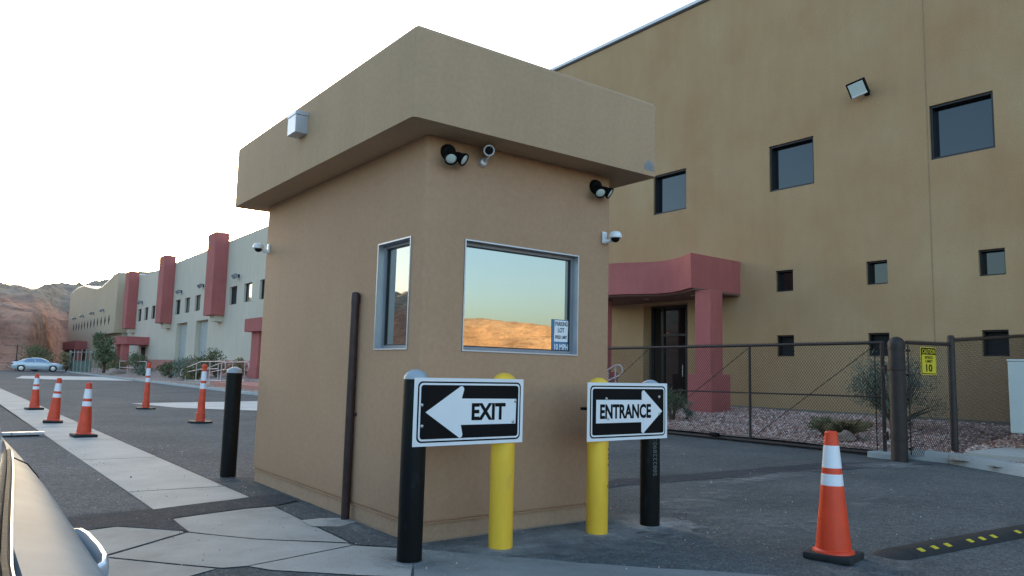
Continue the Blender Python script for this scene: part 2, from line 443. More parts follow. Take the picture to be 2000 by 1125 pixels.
# dark fresh asphalt band across the lane
band = [(-1.2, 7.55), (.98, 7.83), (1.75, 7.9), (2.74, 8.16), (3.09, 8.2), (3.09, 7.72), (2.76, 7.54), (2.48, 7.55), (1.77, 7.38), (1.76, 6.75), (1.31, 7.26), (.9, 7.18), (-1.2, 7.05)]
sheet('asphalt_band', [wob(band, .03)], .010, M['asphalt_dark'])
tarp = [(5.9, 6.75), (7.33, 7.34), (9.4, 7.2), (11.79, 7.12), (13.2, 6.62), (13.66, 6.05), (12.2, 6.3), (10.16, 6.5), (8.4, 6.75), (6.9, 6.85)]
sheet('old_asphalt', [[(-40, 7.95), (.98, 7.95), (1.70, 7.95), (1.70, 12), (1.45, 30), (1.2, 60), (-40, 60)], [(2.74, 9.4), (8.6, 9.4), (11.4, 14), (11.4, 60), (2.3, 60), (2.35, 30)], [(-40, 60), (11.4, 60), (11.4, 112), (-40, 112)]], .003, M['asphalt_old'])
sheet('tar_patch', [wob(tarp, .12, .3)], .004, M['tar'])
sheet('lane_apron', [wob([(5.2, 28.1), (9.65, 29.2), (11.4, 29.6), (11.4, 21.5), (7.74, 23.35), (6.0, 25.2)], .05)], .006, M['concrete_light'], True)
bnd = [[(4.3, 64.6), (6.8, 61.6), (11.3, 60.6), (11.3, 74.2), (8.6, 75), (5.4, 73.9)]]
sheet('valley_gutter', bnd, .012, M['concrete_light'], True)
# rough made-ground against the booth and a concrete splash under the pipe
sheet('rough_margin', [wob([(2.765, 7.5), (3.12, 7.7), (3.12, 5.36), (2.99, 5.37), (2.74, 5.62)], .03, .15)], .008, M['asphalt'])
sheet('splash_pad', [wob([(2.70, 6.43), (2.72, 6.72), (2.90, 6.72), (3.12, 6.62), (3.12, 6.42), (2.9, 6.3)], .02, .1)], .012, M['concrete'])
def dust_mat():
    m, nt, b = nodes_of('dust')
    co = objco(nt); at = N(nt, 'ShaderNodeAttribute', attribute_name='fade')
    n1 = noise_tex(nt, co, 5., 7, .7)
    mm = N(nt, 'ShaderNodeMath', operation='MULTIPLY_ADD'); nt.links.new(n1, mm.inputs[0]); mm.inputs[1].default_value = 1.3; mm.inputs[2].default_value = -.65
    ad = N(nt, 'ShaderNodeMath', operation='ADD'); nt.links.new(mm.outputs[0], ad.inputs[0]); nt.links.new(at.outputs['Fac'], ad.inputs[1])
    al = ramp(nt, ad.outputs[0], [(.12, (0,)*3), (.95, (.85,)*3)])
    nt.links.new(ramp(nt, noise_tex(nt, co, 14, 5), [(.3, (.30, .31, .30)), (.7, (.42, .42, .40))]), b.inputs['Base Color'])
    b.inputs['Roughness'].default_value = 1.; b.inputs['Specular IOR Level'].default_value = .05
    tr = N(nt, 'ShaderNodeBsdfTransparent'); mx = N(nt, 'ShaderNodeMixShader')
    nt.links.new(al, mx.inputs[0]); nt.links.new(tr.outputs[0], mx.inputs[1]); nt.links.new(b.outputs[0], mx.inputs[2])
    nt.links.new(mx.outputs[0], nt.nodes['Material Output'].inputs['Surface'])
    return m
M['dust'] = dust_mat()
def dust(name, spots, z):
    m = MB(); lay = m.bm.verts.layers.float.new('fade')
    for i, (cx, cy, rx, ry, rot, k) in enumerate(spots):
        rings = []
        for j in range(7):
            t = j/6; ring = []
            for q in range(28):
                a = q*math.pi/14; u = rx*t*math.cos(a); v = ry*t*math.sin(a)
                w_ = m.bm.verts.new((cx+u*math.cos(rot)-v*math.sin(rot), cy+u*math.sin(rot)+v*math.cos(rot), z+i*.0006)); w_[lay] = k*(1-t)**.8 if j < 6 else -.4
                ring.append(w_)
            rings.append(ring)
        for a, b in zip(rings, rings[1:]):
            for q in range(28): m.bm.faces.new((a[q], a[(q+1) % 28], b[(q+1) % 28], b[q]))
    bmesh.ops.remove_doubles(m.bm, verts=list(m.bm.verts), dist=1e-5)
    return structure(m.build(name, M['dust'], recalc=False))
dust('ground_dust', [(4.3, 5.0, 2.0, .95, -.03, .62), (6.4, 4.5, 1.5, .8, .1, .28), (3.66, 4.93, .50, .36, 0, .95), (4.70, 4.93, .50, .36, 0, .9), (5.38, 4.92, .55, .42, 0, 1.05), (2.83, 4.93, .32, .28, 0, .8), (2.95, 9.68, .32, .28, 0, .7),
    (6.6, 5.6, 1.6, .5, .2, .35), (9.2, 6.4, 2.2, .35, .05, .45), (12.6, 6.3, 1.1, .5, -.2, .6), (10.5, 9.5, 3, .6, .9, .25), (5.2, 2.9, 1.2, .5, .1, .25), (3.0, 6.2, .7, .25, 1.5, .5), (8.5, 4.6, 1.6, .4, .4, .2)], .0135)

# gravel bed and kerbs
structure(grid('gravel_bed', rng(8.8, 20.1, .35), rng(-8, 112, .4), grav, M['gravel'], lambda x, y: x > kerbx(y)+.05))
def kerb_mesh(y0, y1, h, w, joint=2.4):
    m = MB(); y = y0
    while y < y1-.05:
        e = min(y1, y+joint); ysub = rng(y+.006, e-.006, .5); secs = []
        for q in ysub:
            k = kerbx(q); secs.append([(k, q, -.03), (k+.02, q, h-.02), (k+.04, q, h), (k+w, q, h), (k+w, q, -.03)])
        m.loft(secs); y = e
    return m
structure(kerb_mesh(-6, 7.0, .17, .24).build('kerb', M['kerb'], None, 40))
structure(kerb_mesh(7.0, 17, .05, .15).build('kerb', M['kerb'], None, 40))
structure(kerb_mesh(17, 112, .12, .25, 4).build('kerb', M['kerb'], None, 40))
structure(MB().box(13.62, 14.15, 6.72, 7.25, -.05, .11, .02).build('kerb_end', M['kerb']))
structure(MB().box(14.3, 16.2, 4.75, 5.85, .0, .215, .02).build('utility_pad', M['concrete']))
# loose stones on the near gravel
ms = MB(); rs = random.Random(3)
for k in range(15000):
    y = rs.uniform(1.5, 16.8); x = kerbx(y)+.28+(rs.random()**1.3)*5.2
    if x > 19.8: continue
    if 14.1 < x < 15.95 and 4.7 < y < 6.0: continue
    s = rs.uniform(.016, .046); z = grav(x, y)+s*.25
    a = rs.uniform(0, 6.28); vs = []
    for i in range(4): vs.append((x+s*rs.uniform(.7, 1.2)*math.cos(a+i*1.57), y+s*rs.uniform(.7, 1.2)*math.sin(a+i*1.57), z+rs.uniform(-.2, .2)*s))
    t = ms.bm.verts.new((x+rs.uniform(-.3, .3)*s, y, z+s*.75)); vv = [ms.bm.verts.new(p) for p in vs]
    for i in range(4): ms.bm.faces.new((vv[i], vv[(i+1) % 4], t))
tag(ms.build('loose_gravel', M['stones']), 'reddish grey loose stones covering the bed behind the fence', 'gravel', kind='stuff')

# hills: polar height fields
def hills(name, a0, a1, prof, mat, r0=70, r1=330, seed=0, na=150, nr=46, amp=.22):
    m = MB(); rows = []
    for i in range(na+1):
        a = R(a0+(a1-a0)*i/na); row = []
        edge = sm(0, .08, i/na)*sm(0, .08, 1-i/na)
        for j in range(nr+1):
            t = j/nr; r = r0+(r1-r0)*t**1.25
            x, y = r*math.sin(a), r*math.cos(a)
            h = prof(math.degrees(a), r)
            q = Vector((x*.028, y*.028, seed))
            h *= 1+amp*noise.fractal(q, 1., 2., 6)
            h += min(1, h/3)*amp*10*(noise.ridged_multi_fractal(Vector((x*.11, y*.11, seed)), 1., 2., 4, 1., 2.)-1.)
            h += min(1, h/3)*amp*4*(noise.ridged_multi_fractal(Vector((x*.3, y*.3, seed+h*.1)), 1., 2., 3, 1., 2.)-1.)
            row.append(m.bm.verts.new((x, y, max(-.3, h*edge)-.05)))
        rows.append(row)
    for a, b in zip(rows, rows[1:]):
        for j in range(nr): m.bm.faces.new((a[j], b[j], b[j+1], a[j+1]))
    return structure(m.build(name, mat, None, 180))
EL = [(-75, .09), (-30, .10), (-5, .088), (2.5, .084), (4.2, .080), (6.4, .084), (8.5, .094), (11, .106), (13, .116), (18, .125), (30, .12), (50, .09)]  # later entries raise the unseen ridge behind the buildings to block the sun
def prof_front(a, r):
    base = 104+6*math.sin(a*.21)+66*sm(4.3, 6.4, a)
    te = .084
    for (a0, e0), (a1, e1) in zip(EL, EL[1:]):
        if a0 <= a <= a1: te = e0+(e1-e0)*(a-a0)/(a1-a0)
    H = te*(base+108)+1.0
    h = H*.40*sm(base, base+20, r)+H*.60*sm(base+18, base+115, r)
    return h*sm(48, 34, a)
hills('hills', -75, 48, prof_front, M['hill'], 96, 345, 1.5, na=520, nr=120, amp=.15)
def prof_back(a, r):
    H = 12.4-.035*(a-143.5)**2 if abs(a-143.5) < 8 else 10.2+1.5*math.cos((a-143.5)*.12)
    return max(0, H)*sm(108, 156, r)*sm(340, 190, r)
hills('sunlit_hill', 96, 190, prof_back, M['hill_lit'], 90, 340, 6.2, na=220, nr=60, amp=.035)

# ------------------------------------------------------------------ guard booth
BX0, BX1, BY0, BY1 = 3.1236, 5.279, 5.4075, 9.322
ZS, ZT, OV = 3.376, 4.1445, .326
b = thing('guard_booth', (BX0, BY0, 0), 'small tan stucco guard booth with a flat overhanging roof and mirrored windows', 'guard booth')
w = MB().box(BX0, BX1, BY0, BY1, .1485, ZS+.02, .035, 3).build('wall', M['booth'], b)
FW = (3.53, 4.855, 1.556, 2.53); LW = (5.61, 6.225, 1.556, 2.53)
cut(w, [(FW[0], FW[1], BY0-.3, BY0+.13, FW[2], FW[3]), (BX0-.3, BX0+.13, LW[0], LW[1], LW[2], LW[3])])
for p in w.data.polygons: p.use_smooth = True
w.data.set_sharp_from_angle(angle=R(50))
MB().box(BX0+.022, BX1-.022, BY0+.022, BY1-.022, -.1, .147).build('plinth', M['plinth'], b)
MB().box(BX0-.002, BX1+.002, BY0-.002, BY1+.002, .1495, .157).build('weep_screed', M['booth'], b)
rf = MB().roofbox(BX0-OV, BX1+OV, BY0-OV, BY1+OV, ZS, ZT, .045).build('roof', M['booth_roof'], b, 50)
sc_ = MB().box(BX0-OV-.13, BX0-OV+.05, 7.3, 7.52, 3.765, 3.985, .004, 1)
sc_.box(BX0-OV-.136, BX0-OV+.02, 7.292, 7.528, 3.95, 3.992, .004, 1).build('scupper', M['alu'], rf)
# paint patch at the roof's right lower corner
def fY(y): return lambda u, v, d: (u, y-d, v)
def blob(cx, cz, r, n=22, s=1):
    return [(cx+r*(1+.16*noise.noise((math.cos(i*.286)*1.3, math.sin(i*.286)*1.3, s)))*math.cos(i*2*math.pi/n), cz+r*.95*(1+.2*noise.noise((math.cos(i*.286)*1.3, math.sin(i*.286), s+4)))*math.sin(i*2*math.pi/n)) for i in range(n)]
MB().prism([(min(u, 5.555), max(v, ZS+.05)) for u, v in blob(5.49, 3.46, .07)], fY(BY0-OV), -.001, .0025).build('repair_patch', M['patch_grey'], rf)
def frame_rect(m, u0, u1, v0, v1, wd, f, d0, d1):
    m.prism([(u0, v0), (u1, v0), (u1, v0+wd), (u0, v0+wd)], f, d0, d1)
    m.prism([(u0, v1-wd), (u1, v1-wd), (u1, v1), (u0, v1)], f, d0, d1)
    m.prism([(u0, v0+wd), (u0+wd, v0+wd), (u0+wd, v1-wd), (u0, v1-wd)], f, d0, d1)
    m.prism([(u1-wd, v0+wd), (u1, v0+wd), (u1, v1-wd), (u1-wd, v1-wd)], f, d0, d1)
    return m
def fXl(x): return lambda u, v, d: (x-d, u, v)
for nm, f, (u0, u1, v0, v1) in (('window', fY(BY0), FW), ('window', fXl(BX0), LW)):
    g_ = MB().prism([(u0+.03, v0+.03), (u1-.03, v0+.03), (u1-.03, v1-.03), (u0+.03, v1-.03)], f, -.105, -.085).build('window', M['glass_mirror'], b)
    frame_rect(MB(), u0+.002, u1-.002, v0+.002, v1-.002, .012, f, -.124, .010).build('frame', M['alu'], g_)
    frame_rect(MB(), u0+.014, u1-.014, v0+.014, v1-.014, .030, f, -.122, -.062).build('sash', M['alu_dark'], g_)
    frame_rect(MB(), u0+.044, u1-.044, v0+.044, v1-.044, .010, f, -.0848, -.074).build('gasket', M['dark_frame'], g_)

# notice in the booth window
f = fY(BY0+.083)
nt_ = thing('window_notice', (4.72, BY0+.08, 1.6), 'small parking lot speed limit notice in the lower right of the booth window', 'sign')
MB().prism([(4.605, 1.598), (4.822, 1.598), (4.815, 1.90), (4.60, 1.90)], f, 0, .004).build('backing', M['sign_blue'], nt_)
MB().prism([(4.627, 1.688), (4.796, 1.688), (4.803, 1.892), (4.632, 1.892)], f, .0045, .006).build('panel', M['white'], nt_)
for tx, a in (('PARKING', (4.640, 4.793, 1.838, 1.880)), ('LOT', (4.672, 4.752, 1.776, 1.822)), ('SPEED LIMIT', (4.638, 4.788, 1.716, 1.748))):
    lettering('lettering', tx, *a, f, .0062, .0075, M['ink'], nt_, .02)
lettering('lettering', '10 MPH', 4.632, 4.800, 1.610, 1.668, f, .0045, .006, M['white'], nt_, .02)

# twin flood lights on the booth
def twin_flood(x, z, label):
    t = thing('flood_light', (x, BY0, z), label, 'flood light', 'black twin flood lights on the booth')
    m = MB().lathe([(.072, 0), (.072, .02), (.055, .05), (.02, .06)], (x, BY0, z), 24, (0, -1, 0))
    m.cyl((x, BY0-.04, z), (x-.01, BY0-.09, z-.03), .016); m.cyl((x, BY0-.04, z), (x+.06, BY0-.08, z-.02), .016)
    m.build('mounting_base', M['black'], t, 40)
    for p0, p1 in (((x-.012, BY0-.045, z-.005), (x-.045, BY0-.135, z-.095)), ((x+.045, BY0-.055, z-.02), (x+.085+.012, BY0-.125, z-.075))):
        d = (Vector(p1)-Vector(p0)); L = d.length
        h = MB().lathe([(.0, -.004), (.026, 0), (.036, .02), (.042, L*.55), (.056, L*.8), (.058, L), (.050, L), (.048, L-.012), (0, L-.012)], p0, 24, d).build('lamp_head', M['black'], t, 40)
        MB().lathe([(.0479, 0), (.046, .006), (.03, .011), (0, .014)], Vector(p0)+d.normalized()*(L-.0115), 24, d).build('lens', M['lamp_lens'], h, 60)
    return t
twin_flood(3.325, 3.255, 'black twin flood light near the left corner of the booth front')
twin_flood(5.055, 3.245, 'black twin flood light at the right end of the booth front')

# bullet camera
t = thing('bullet_camera', (3.7, BY0, 3.3), 'silver bullet camera under the eave between the two flood lights', 'camera')
d = Vector((-.50, -.84, -.22)).normalized(); c0 = Vector((3.725, BY0-.03, 3.335))
h = MB().lathe([(0, 0), (.038, .004), (.043, .02), (.043, .15), (.049, .152), (.049, .174), (.039, .174), (.036, .164), (0, .164)], c0, 24, d).build('housing', M['alu'], t, 40)
MB().lathe([(.0355, 0), (.025, .004), (0, .006)], c0+d*.1645, 24, d).build('lens', M['black'], h, 60)
m = MB().lathe([(.046, 0), (.046, .012), (.034, .035), (.016, .04)], (3.685, BY0, 3.235), 20, (0, -1, 0))
m.tube([(3.685, BY0-.03, 3.235), (3.69, BY0-.055, 3.24), (3.705, BY0-.075, 3.27), (3.71, BY0-.08, 3.31)], .011, 8)
m.build('bracket', M['alu'], t, 40)

def dome_camera(base, out, along, label):
    o = Vector(out); a = Vector(along); bp = Vector(base)
    t = thing('dome_camera', base, label, 'camera', 'white dome cameras on the booth')
    m = MB().obox(bp+o*.01, o, a, Vector((0, 0, 1)), .01, .035, .06, .006)
    m.tube([bp+o*.02+Vector((0, 0, -.035)), bp+o*.06+Vector((0, 0, -.038)), bp+o*.10+Vector((0, 0, -.01))], [.022, .02, .024], 10)
    m.build('bracket', M['white'], t, 40)
    c = bp+o*.135+Vector((0, 0, .005))
    MB().lathe([(.05, -.02), (.062, -.016), (.066, .0), (.062, .02), (.045, .042), (.018, .05), (0, .051)], c, 24).build('housing', M['white'], t, 50)
    MB().lathe([(0, -.062), (.022, -.057), (.038, -.042), (.044, -.0215), (.044, -.0195)], c, 24).build('dome', M['black'], t, 60)
dome_camera((5.185, BY0, 2.745), (0.25, -.968, 0), (.968, .25, 0), 'white dome camera on the booth front above the right of the window')
dome_camera((BX0, 9.2, 2.83), (-1, 0, 0), (0, 1, 0), 'white dome camera at the far end of the booth side wall')

# brown pipe by the side wall
t = thing('brown_pipe', (3.068, 6.57, 0), 'tall rusty brown pipe with a round cap standing against the booth side wall', 'pipe')
MB().lathe([(.040, 0), (.040, .55), (.041, .56), (.039, 2.06)], (3.078, 6.57, 0), 20).build('pipe', M['pipe'], t, 40)
MB().lathe([(.044, 2.0), (.044, 2.075), (.036, 2.10), (0, 2.110)], (3.078, 6.57, 0), 20).build('cap', M['pipe'], t, 40)
MB().box(BX0-.024, BX0+.001, 6.52, 6.62, .95, .98).build('strap', M['pipe'], t)

# ------------------------------------------------------------------ bollards and signs
def foot(x, y, r, s):
    n = 26
    pts = [(x+r*(1+.28*noise.noise((math.cos(i*2*math.pi/n)*1.5, math.sin(i*2*math.pi/n)*1.5, s)))*math.cos(i*2*math.pi/n), y+r*(1+.28*noise.noise((math.cos(i*2*math.pi/n)*1.5, math.sin(i*2*math.pi/n)*1.5, s)))*math.sin(i*2*math.pi/n)) for i in range(n)]
    return MB().prism(pts, lambda u, v, d: (u, v, d), -.02, .013)
def bollard(x, y, h, r, mat, cap, label, grp, fr, cz=None):
    t = thing('bollard', (x, y, 0), label, 'bollard', grp)
    bt = h-r*.80
    MB().lathe([(r*.97, 0), (r, .02), (r, bt*.5), (r, bt-.008), (r*.985, bt)], (x, y, 0), 32).build('post', mat, t, 50)
    prof = [(r*1.0, bt+.0005)]+[(r*math.cos(k*math.pi/12), bt+r*.80*math.sin(k*math.pi/12)) for k in range(1, 6)]+[(0, h)]
    MB().lathe(prof, (x, y, 0), 32).build('cap', cap, t, 60)
    return t
bb = 'black bollards around the booth'; yb = 'yellow bollards in front of the booth'
BYB = 4.945
t = bollard(2.835, BYB, 1.395, .092, M['black_plastic'], M['cap_grey'], 'tall black bollard holding the left end of the exit sign', bb, .19)
bollard(3.655, BYB, 1.385, .097, M['yellow'], M['yellow'], 'yellow bollard behind the right end of the exit sign', yb, .34)
t2 = bollard(4.70, BYB, 1.36, .095, M['yellow'], M['yellow'], 'yellow bollard behind the left end of the entrance sign', yb, .30)
m = MB()
for dz in (.60, .66, .69, .735, .42):
    a = R(-58 if dz != .42 else -66); m.obox((4.70+.095*math.cos(a), BYB+.095*math.sin(a), dz), Vector((math.cos(a), math.sin(a), 0)), Vector((-math.sin(a), math.cos(a), 0)), Vector((0, 0, 1)), .0015, .004, .011)
m.build("paint_chips", M["brown_metal"], t2)["kind"] = "stuff"
MB().box(4.505, 4.58, BYB-.03, BYB+.02, 1.075, 1.10).build('bracket', M['black'], t2)
t3 = bollard(5.37, BYB, 1.35, .092, M['black_plastic'], M['cap_grey'], 'black bollard with a printed number under the right end of the entrance sign', bb, .33)
# the number moulded up the post
def fpost(cx, cy, r, a0):
    def f(u, v, d):
        a = a0-v/r
        return ((cx+(r+d)*math.cos(a)), cy+(r+d)*math.sin(a), u)
    return f
lettering('lettering', 'S882228901', .47, .80, -.018, .022, fpost(5.37, BYB, .092, R(-105)), -.001, .0012, plain('faint_print', (.10, .105, .11), .6), t3, .0)
bollard(2.95, 9.70, 1.365, .095, M['black_plastic'], M['cap_grey'], 'black bollard standing alone behind the booth beside the concrete strip', bb, .2)

def sign(x0, x1, z0, z1, arrow, tx, tbox, hf, label, bolts, tilt=0):
    y = 4.838; W, H = x1-x0, z1-z0
    cxm, czm = (x0+x1)/2, (z0+z1)/2; ct, st = math.cos(tilt), math.sin(tilt)
    def f(u, v, d):
        a, c = u*W-W/2, (1-v)*H-H/2
        return (cxm+a*ct-c*st, y-d, czm+a*st+c*ct)
    def fr(u, v, d): return f(u/W, 1-v/H, d)
    t = thing('arrow_sign', (cxm, y, z0), label, 'sign', 'black and white arrow signs on the bollards')
    MB().prism([(0, 0), (W, 0), (W, H), (0, H)], fr, -.006, 0).build('panel', M['white'], t)
    MB().prism(rrect(.028, W-.028, .026, H-.026, .040), fr, .0003, .0018).build('outer_border', M['black'], t)
    MB().prism(rrect(.040, W-.040, .038, H-.038, .032), fr, .0019, .0034).build('inner_border', M['white'], t)
    MB().prism(rrect(.054, W-.054, .052, H-.052, .022), fr, .0035, .0050).build('field', M['black'], t)
    MB().prism(arrow, f, .0051, .0066).build('arrow', M['white'], t)
    lettering('lettering', tx, tbox[0], tbox[1], tbox[3], tbox[2], f, .0067, .0080, M['black'], t, .036)
    for u, v in bolts:
        c = Vector(f(u, v, .004)); MB().lathe([(.013, 0), (.013, .006), (.008, .011), (0, .012)], c, 12, (0, -1, 0)).build('bolt', M['bolt'], t, 40)
    return t
def arc(cx, cy, r, a0, a1, asp, n=6):
    return [(cx+r*math.cos(R(a0+(a1-a0)*k/n)), cy+r*asp*math.sin(R(a0+(a1-a0)*k/n))) for k in range(n+1)]
A1 = [(.095, .505), (.385, .135)]+arc(.402, .165, .024, -110, 10, 1.95)+[(.407, .305), (.925, .312), (.922, .70), (.405, .70)]+arc(.398, .845, .024, -10, 105, 1.95)+[(.375, .865)]
A2 = [(.925, .505), (.695, .145)]+list(reversed(arc(.678, .175, .024, 190, 300, 1.95)))+[(.655, .30), (.095, .295), (.095, .695), (.652, .695)]+list(reversed(arc(.675, .845, .024, 70, 190, 1.95)))+[(.70, .855)]
sign(2.765, 3.768, .836, 1.335, A1, 'EXIT', (.50, .82, .375, .635), 0, 'black exit sign with a white arrow pointing left', [(.062, .40), (.068, .705), (.915, .345), (.895, .665)])
sign(4.472, 5.485, .812, 1.318, A2, 'ENTRANCE', (.14, .775, .37, .625), 0, 'black entrance sign with a white arrow pointing right', [(.215, .275), (.235, .62), (.885, .245), (.885, .55)])

# ------------------------------------------------------------------ traffic cones
def cone(mat_body, h, base, basez, rb, rt, bands, name='traffic_cone', label='', grp='', oct_=False):
    t = thing(name, (0, 0, 0), label, 'traffic cone', grp)
    m = MB(); hb = base
    if oct_: m.prism([(hb*math.cos(R(22.5+45*k))*1.06, hb*math.sin(R(22.5+45*k))*1.06) for k in range(8)], lambda u, v, d: (u, v, d), 0, basez)
    else: m.box(-hb, hb, -hb, hb, .0, basez, .014, 2)
    m.build('base', M['black_rubber'], t, 40)
    rad = lambda z: rb+(rt-rb)*(z-basez)/(h-basez)
    prof = [(rad(basez)+.03, basez), (rad(basez)+.028, basez+.012), (rad(basez)+.006, basez+.026)]
    if oct_:
        z = basez+.03; prof = [(rb+.02, basez)]
        for z0, z1, r0, r1 in ((basez+.0, .24, rb+.012, rb+.008), (.25, .50, rb-.006, rb-.012), (.505, .72, rb-.012, rb-.020)):
            prof += [(r0, z0+.002), (r1, z1)]
        prof += [(rad(.74), .74)]
    prof += [(rad(h-.05), h-.05)]
    if oct_: prof += [(rt*.6, h-.115), (rt*.62, h-.09), (rt*1.05, h-.075), (rt*1.1, h-.03), (rt*.8, h), (0, h)] if False else [(rt, h-.10), (rt*1.25, h-.085), (rt*1.25, h-.03), (rt*.8, h), (0, h)]
    else: prof += [(rt+.004, h-.045), (rt+.003, h-.012), (rt-.008, h), (rt-.018, h), (rt-.02, h-.03), (0, h-.03)]
    bd = MB().lathe(prof, (0, 0, 0), 36).build('body', mat_body, t, 40)
    for z0, z1 in bands:
        MB().lathe([(rad(z0)+.0005, z0), (rad(z0)+.0035, z0+.001), (rad(z1)+.0035, z1-.001), (rad(z1)+.0005, z1)], (0, 0, 0), 36).build('collar', M['collar'], t, 40)
    return t
c = cone(M['orange'], .985, .18, .055, .127, .046, [(.555, .655), (.70, .875)], label='large orange and white cone on the right beside the speed bump', grp='orange traffic cones')
c.location = (5.72, 3.335, .0); c.rotation_euler = (0, 0, R(12))
c2 = cone(M['orange_old'], .985, .195, .055, .120, .046, [(.545, .645), (.695, .87)], label='nearest of the three orange cones on the concrete strip', grp='orange traffic cones')
c2.location = (2.20, 15.95, .006); c2.rotation_euler = (R(.6), R(1.2), R(5))
copy_thing(c2, (2.09, 19.65, .008), 'middle of the three orange cones on the concrete strip', R(-7)).rotation_euler = (R(1), R(3), R(-7))
copy_thing(c2, (2.17, 24.9, .008), 'farthest of the three orange cones on the concrete strip', R(11))
c3 = cone(M['orange_old'], 1.38, .26, .05, .092, .048, [(.80, .93), (.99, 1.21)], 'channelizer_cone', 'tall slim orange channelizer on the dark asphalt nearer the black bollard', 'tall slim channelizers', True)
c3.location = (4.98, 18.75, 0); c3.rotation_euler = (0, R(1.0), 0)
copy_thing(c3, (4.98, 24.7, 0), 'tall slim orange channelizer farther off near the shrubs')

# ------------------------------------------------------------------ speed bump
t = thing('speed_bump', (6.1, 3.1, 0), 'black rubber speed bump with yellow reflectors lying beyond the cone', 'speed bump')
P0 = Vector((6.12, 3.14, 0)); dr = Vector((.9965, -.084, 0)); nr = Vector((.084, .9965, 0))
def bump_sec(s, w, h): return [tuple(P0+dr*s+nr*a*w+Vector((0, 0, z))) for a, z in ((-1, -.01), (-1, h*.12), (-.72, h*.62), (-.38, h), (.38, h), (.72, h*.62), (1, h*.12), (1, -.01))]
m = MB().loft([bump_sec(.22, .155, .043), bump_sec(1.0, .155, .043)]); m.loft([bump_sec(1.004, .155, .043), bump_sec(1.85, .155, .043)]); m.loft([bump_sec(1.854, .155, .043), bump_sec(2.7, .155, .043)])
m.loft([bump_sec(2.704, .155, .043), bump_sec(3.55, .155, .043)])
m.build('body', M['black_rubber'], t, 25)
m = MB(); secs = []
for s, w_, h_ in ((.215, .155, .043), (.12, .15, .036), (.04, .125, .018), (0, .09, .004)): secs.append(bump_sec(s, w_, h_))
m.loft(secs).build('end_cap', M['black_rubber'], t, 30)
for s in (.38, .58, .78, 1.14, 1.34, 1.54, 1.98, 2.18, 2.38, 2.85, 3.05, 3.25):
    a = P0+dr*s-nr*.085; up = Vector((nr.x*-.36*.5, nr.y*-.5, .85)).normalized()
    nn = (dr.cross(Vector((0, 0, 1)))*.32+Vector((0, 0, 1))).normalized(); uu = nn.cross(dr)
    MB().obox(a+Vector((0, 0, .036)), dr, uu, nn, .030, .024, .004, .002).build('reflector', M['sign_yellow'], t)

# ------------------------------------------------------------------ gate and fences
def chain(m, P, Q, zb0, zt0, zb1, zt1, pitch=.058, r=.0034, barb=.05):
    """woven wire between two upright edges P and Q; two families of slanted wires, barbs over the top rail"""
    P, Q = Vector(P), Vector(Q); L = (Q-P).length; H = (zt0-zb0)
    nrm = (Q-P).normalized().cross(Vector((0, 0, 1)))
    def at(s, t, off):
        k = s/L; a = P.lerp(Q, k); zb = zb0+(zb1-zb0)*k; zt = zt0+(zt1-zt0)*k
        return Vector((a.x, a.y, zb+(zt-zb)*t/H))+nrm*off
    def wire(a, b):
        d = (b-a).normalized(); u = d.cross(nrm).normalized()
        ra = [m.bm.verts.new(a+u*r*.87-nrm*r*.5), m.bm.verts.new(a-u*r*.87-nrm*r*.5), m.bm.verts.new(a+nrm*r)]
        rb = [m.bm.verts.new(b+u*r*.87-nrm*r*.5), m.bm.verts.new(b-u*r*.87-nrm*r*.5), m.bm.verts.new(b+nrm*r)]
        for i in range(3): m.bm.faces.new((ra[i], ra[(i+1) % 3], rb[(i+1) % 3], rb[i]))
    sl = 1.25; n = int((L+H/sl)/pitch)
    for i in range(n):
        s0 = -H/sl+i*pitch
        for dirn in (1, -1):
            # line: s = s0 + t/sl (dirn=1) or mirrored
            ta, tb = max(-.02, -s0*sl), min(H+barb, (L-s0)*sl)
            if tb-ta < .01: continue
            pa, pb = (s0+ta/sl, ta), (s0+tb/sl, tb)
            if dirn < 0: pa, pb = (L-pa[0], pa[1]), (L-pb[0], pb[1])
            wire(at(*pa, .0022*dirn), at(*pb, .0022*dirn))
GX = 13.9
t = thing('swing_gate', (GX, 7.06, 0), 'long brown chain link gate swung open along the kerb', 'gate')
g0, g1, zb, zt = 7.06, 15.7, .055, 2.09
MB().cyl((GX, g0-.03, zt), (GX, g1, zt-.05), .030, n=12).build('top_rail', M['brown_metal'], t, 40)
MB().cyl((GX, g0-.03, zb), (GX, g1, zb-.02), .038, n=12).build('bottom_rail', M['brown_metal'], t, 40)
MB().cyl((GX, g0, 1.09), (GX, g1, 1.0), .016, n=10).build('middle_rail', M['brown_metal'], t, 40)
for y in (7.06, 9.94, 12.82, 15.7): MB().cyl((GX, y, zb), (GX, y, zt-.01), .036 if y == 7.06 else .028, n=12).build('upright', M['brown_metal'], t, 40)
MB().cyl((GX, 7.2, .12), (GX, 7.2, 2.02), .010, n=8).build('tension_bar', M['brown_metal'], t, 40)
for y0, y1 in ((7.25, 9.9), (9.98, 12.78), (12.86, 15.66)): MB().cyl((GX-.02, y0, 2.0), (GX-.02, y1, .1), .008, n=6).build('brace_rod', M['brown_metal'], t)
m = MB(); chain(m, (GX-.01, 7.1, 0), (GX-.01, 15.7, 0), 0., zt, -.01, zt-.05)
m.build('wire_mesh', M['mesh'], t, recalc=False)
MB().obox((GX-.05, 10.85, .11), Vector((0, 1, 0)), Vector((-1, 0, 0)), Vector((0, 0, 1)), .12, .05, .035, .015).build('drop_latch', M['black'], t)
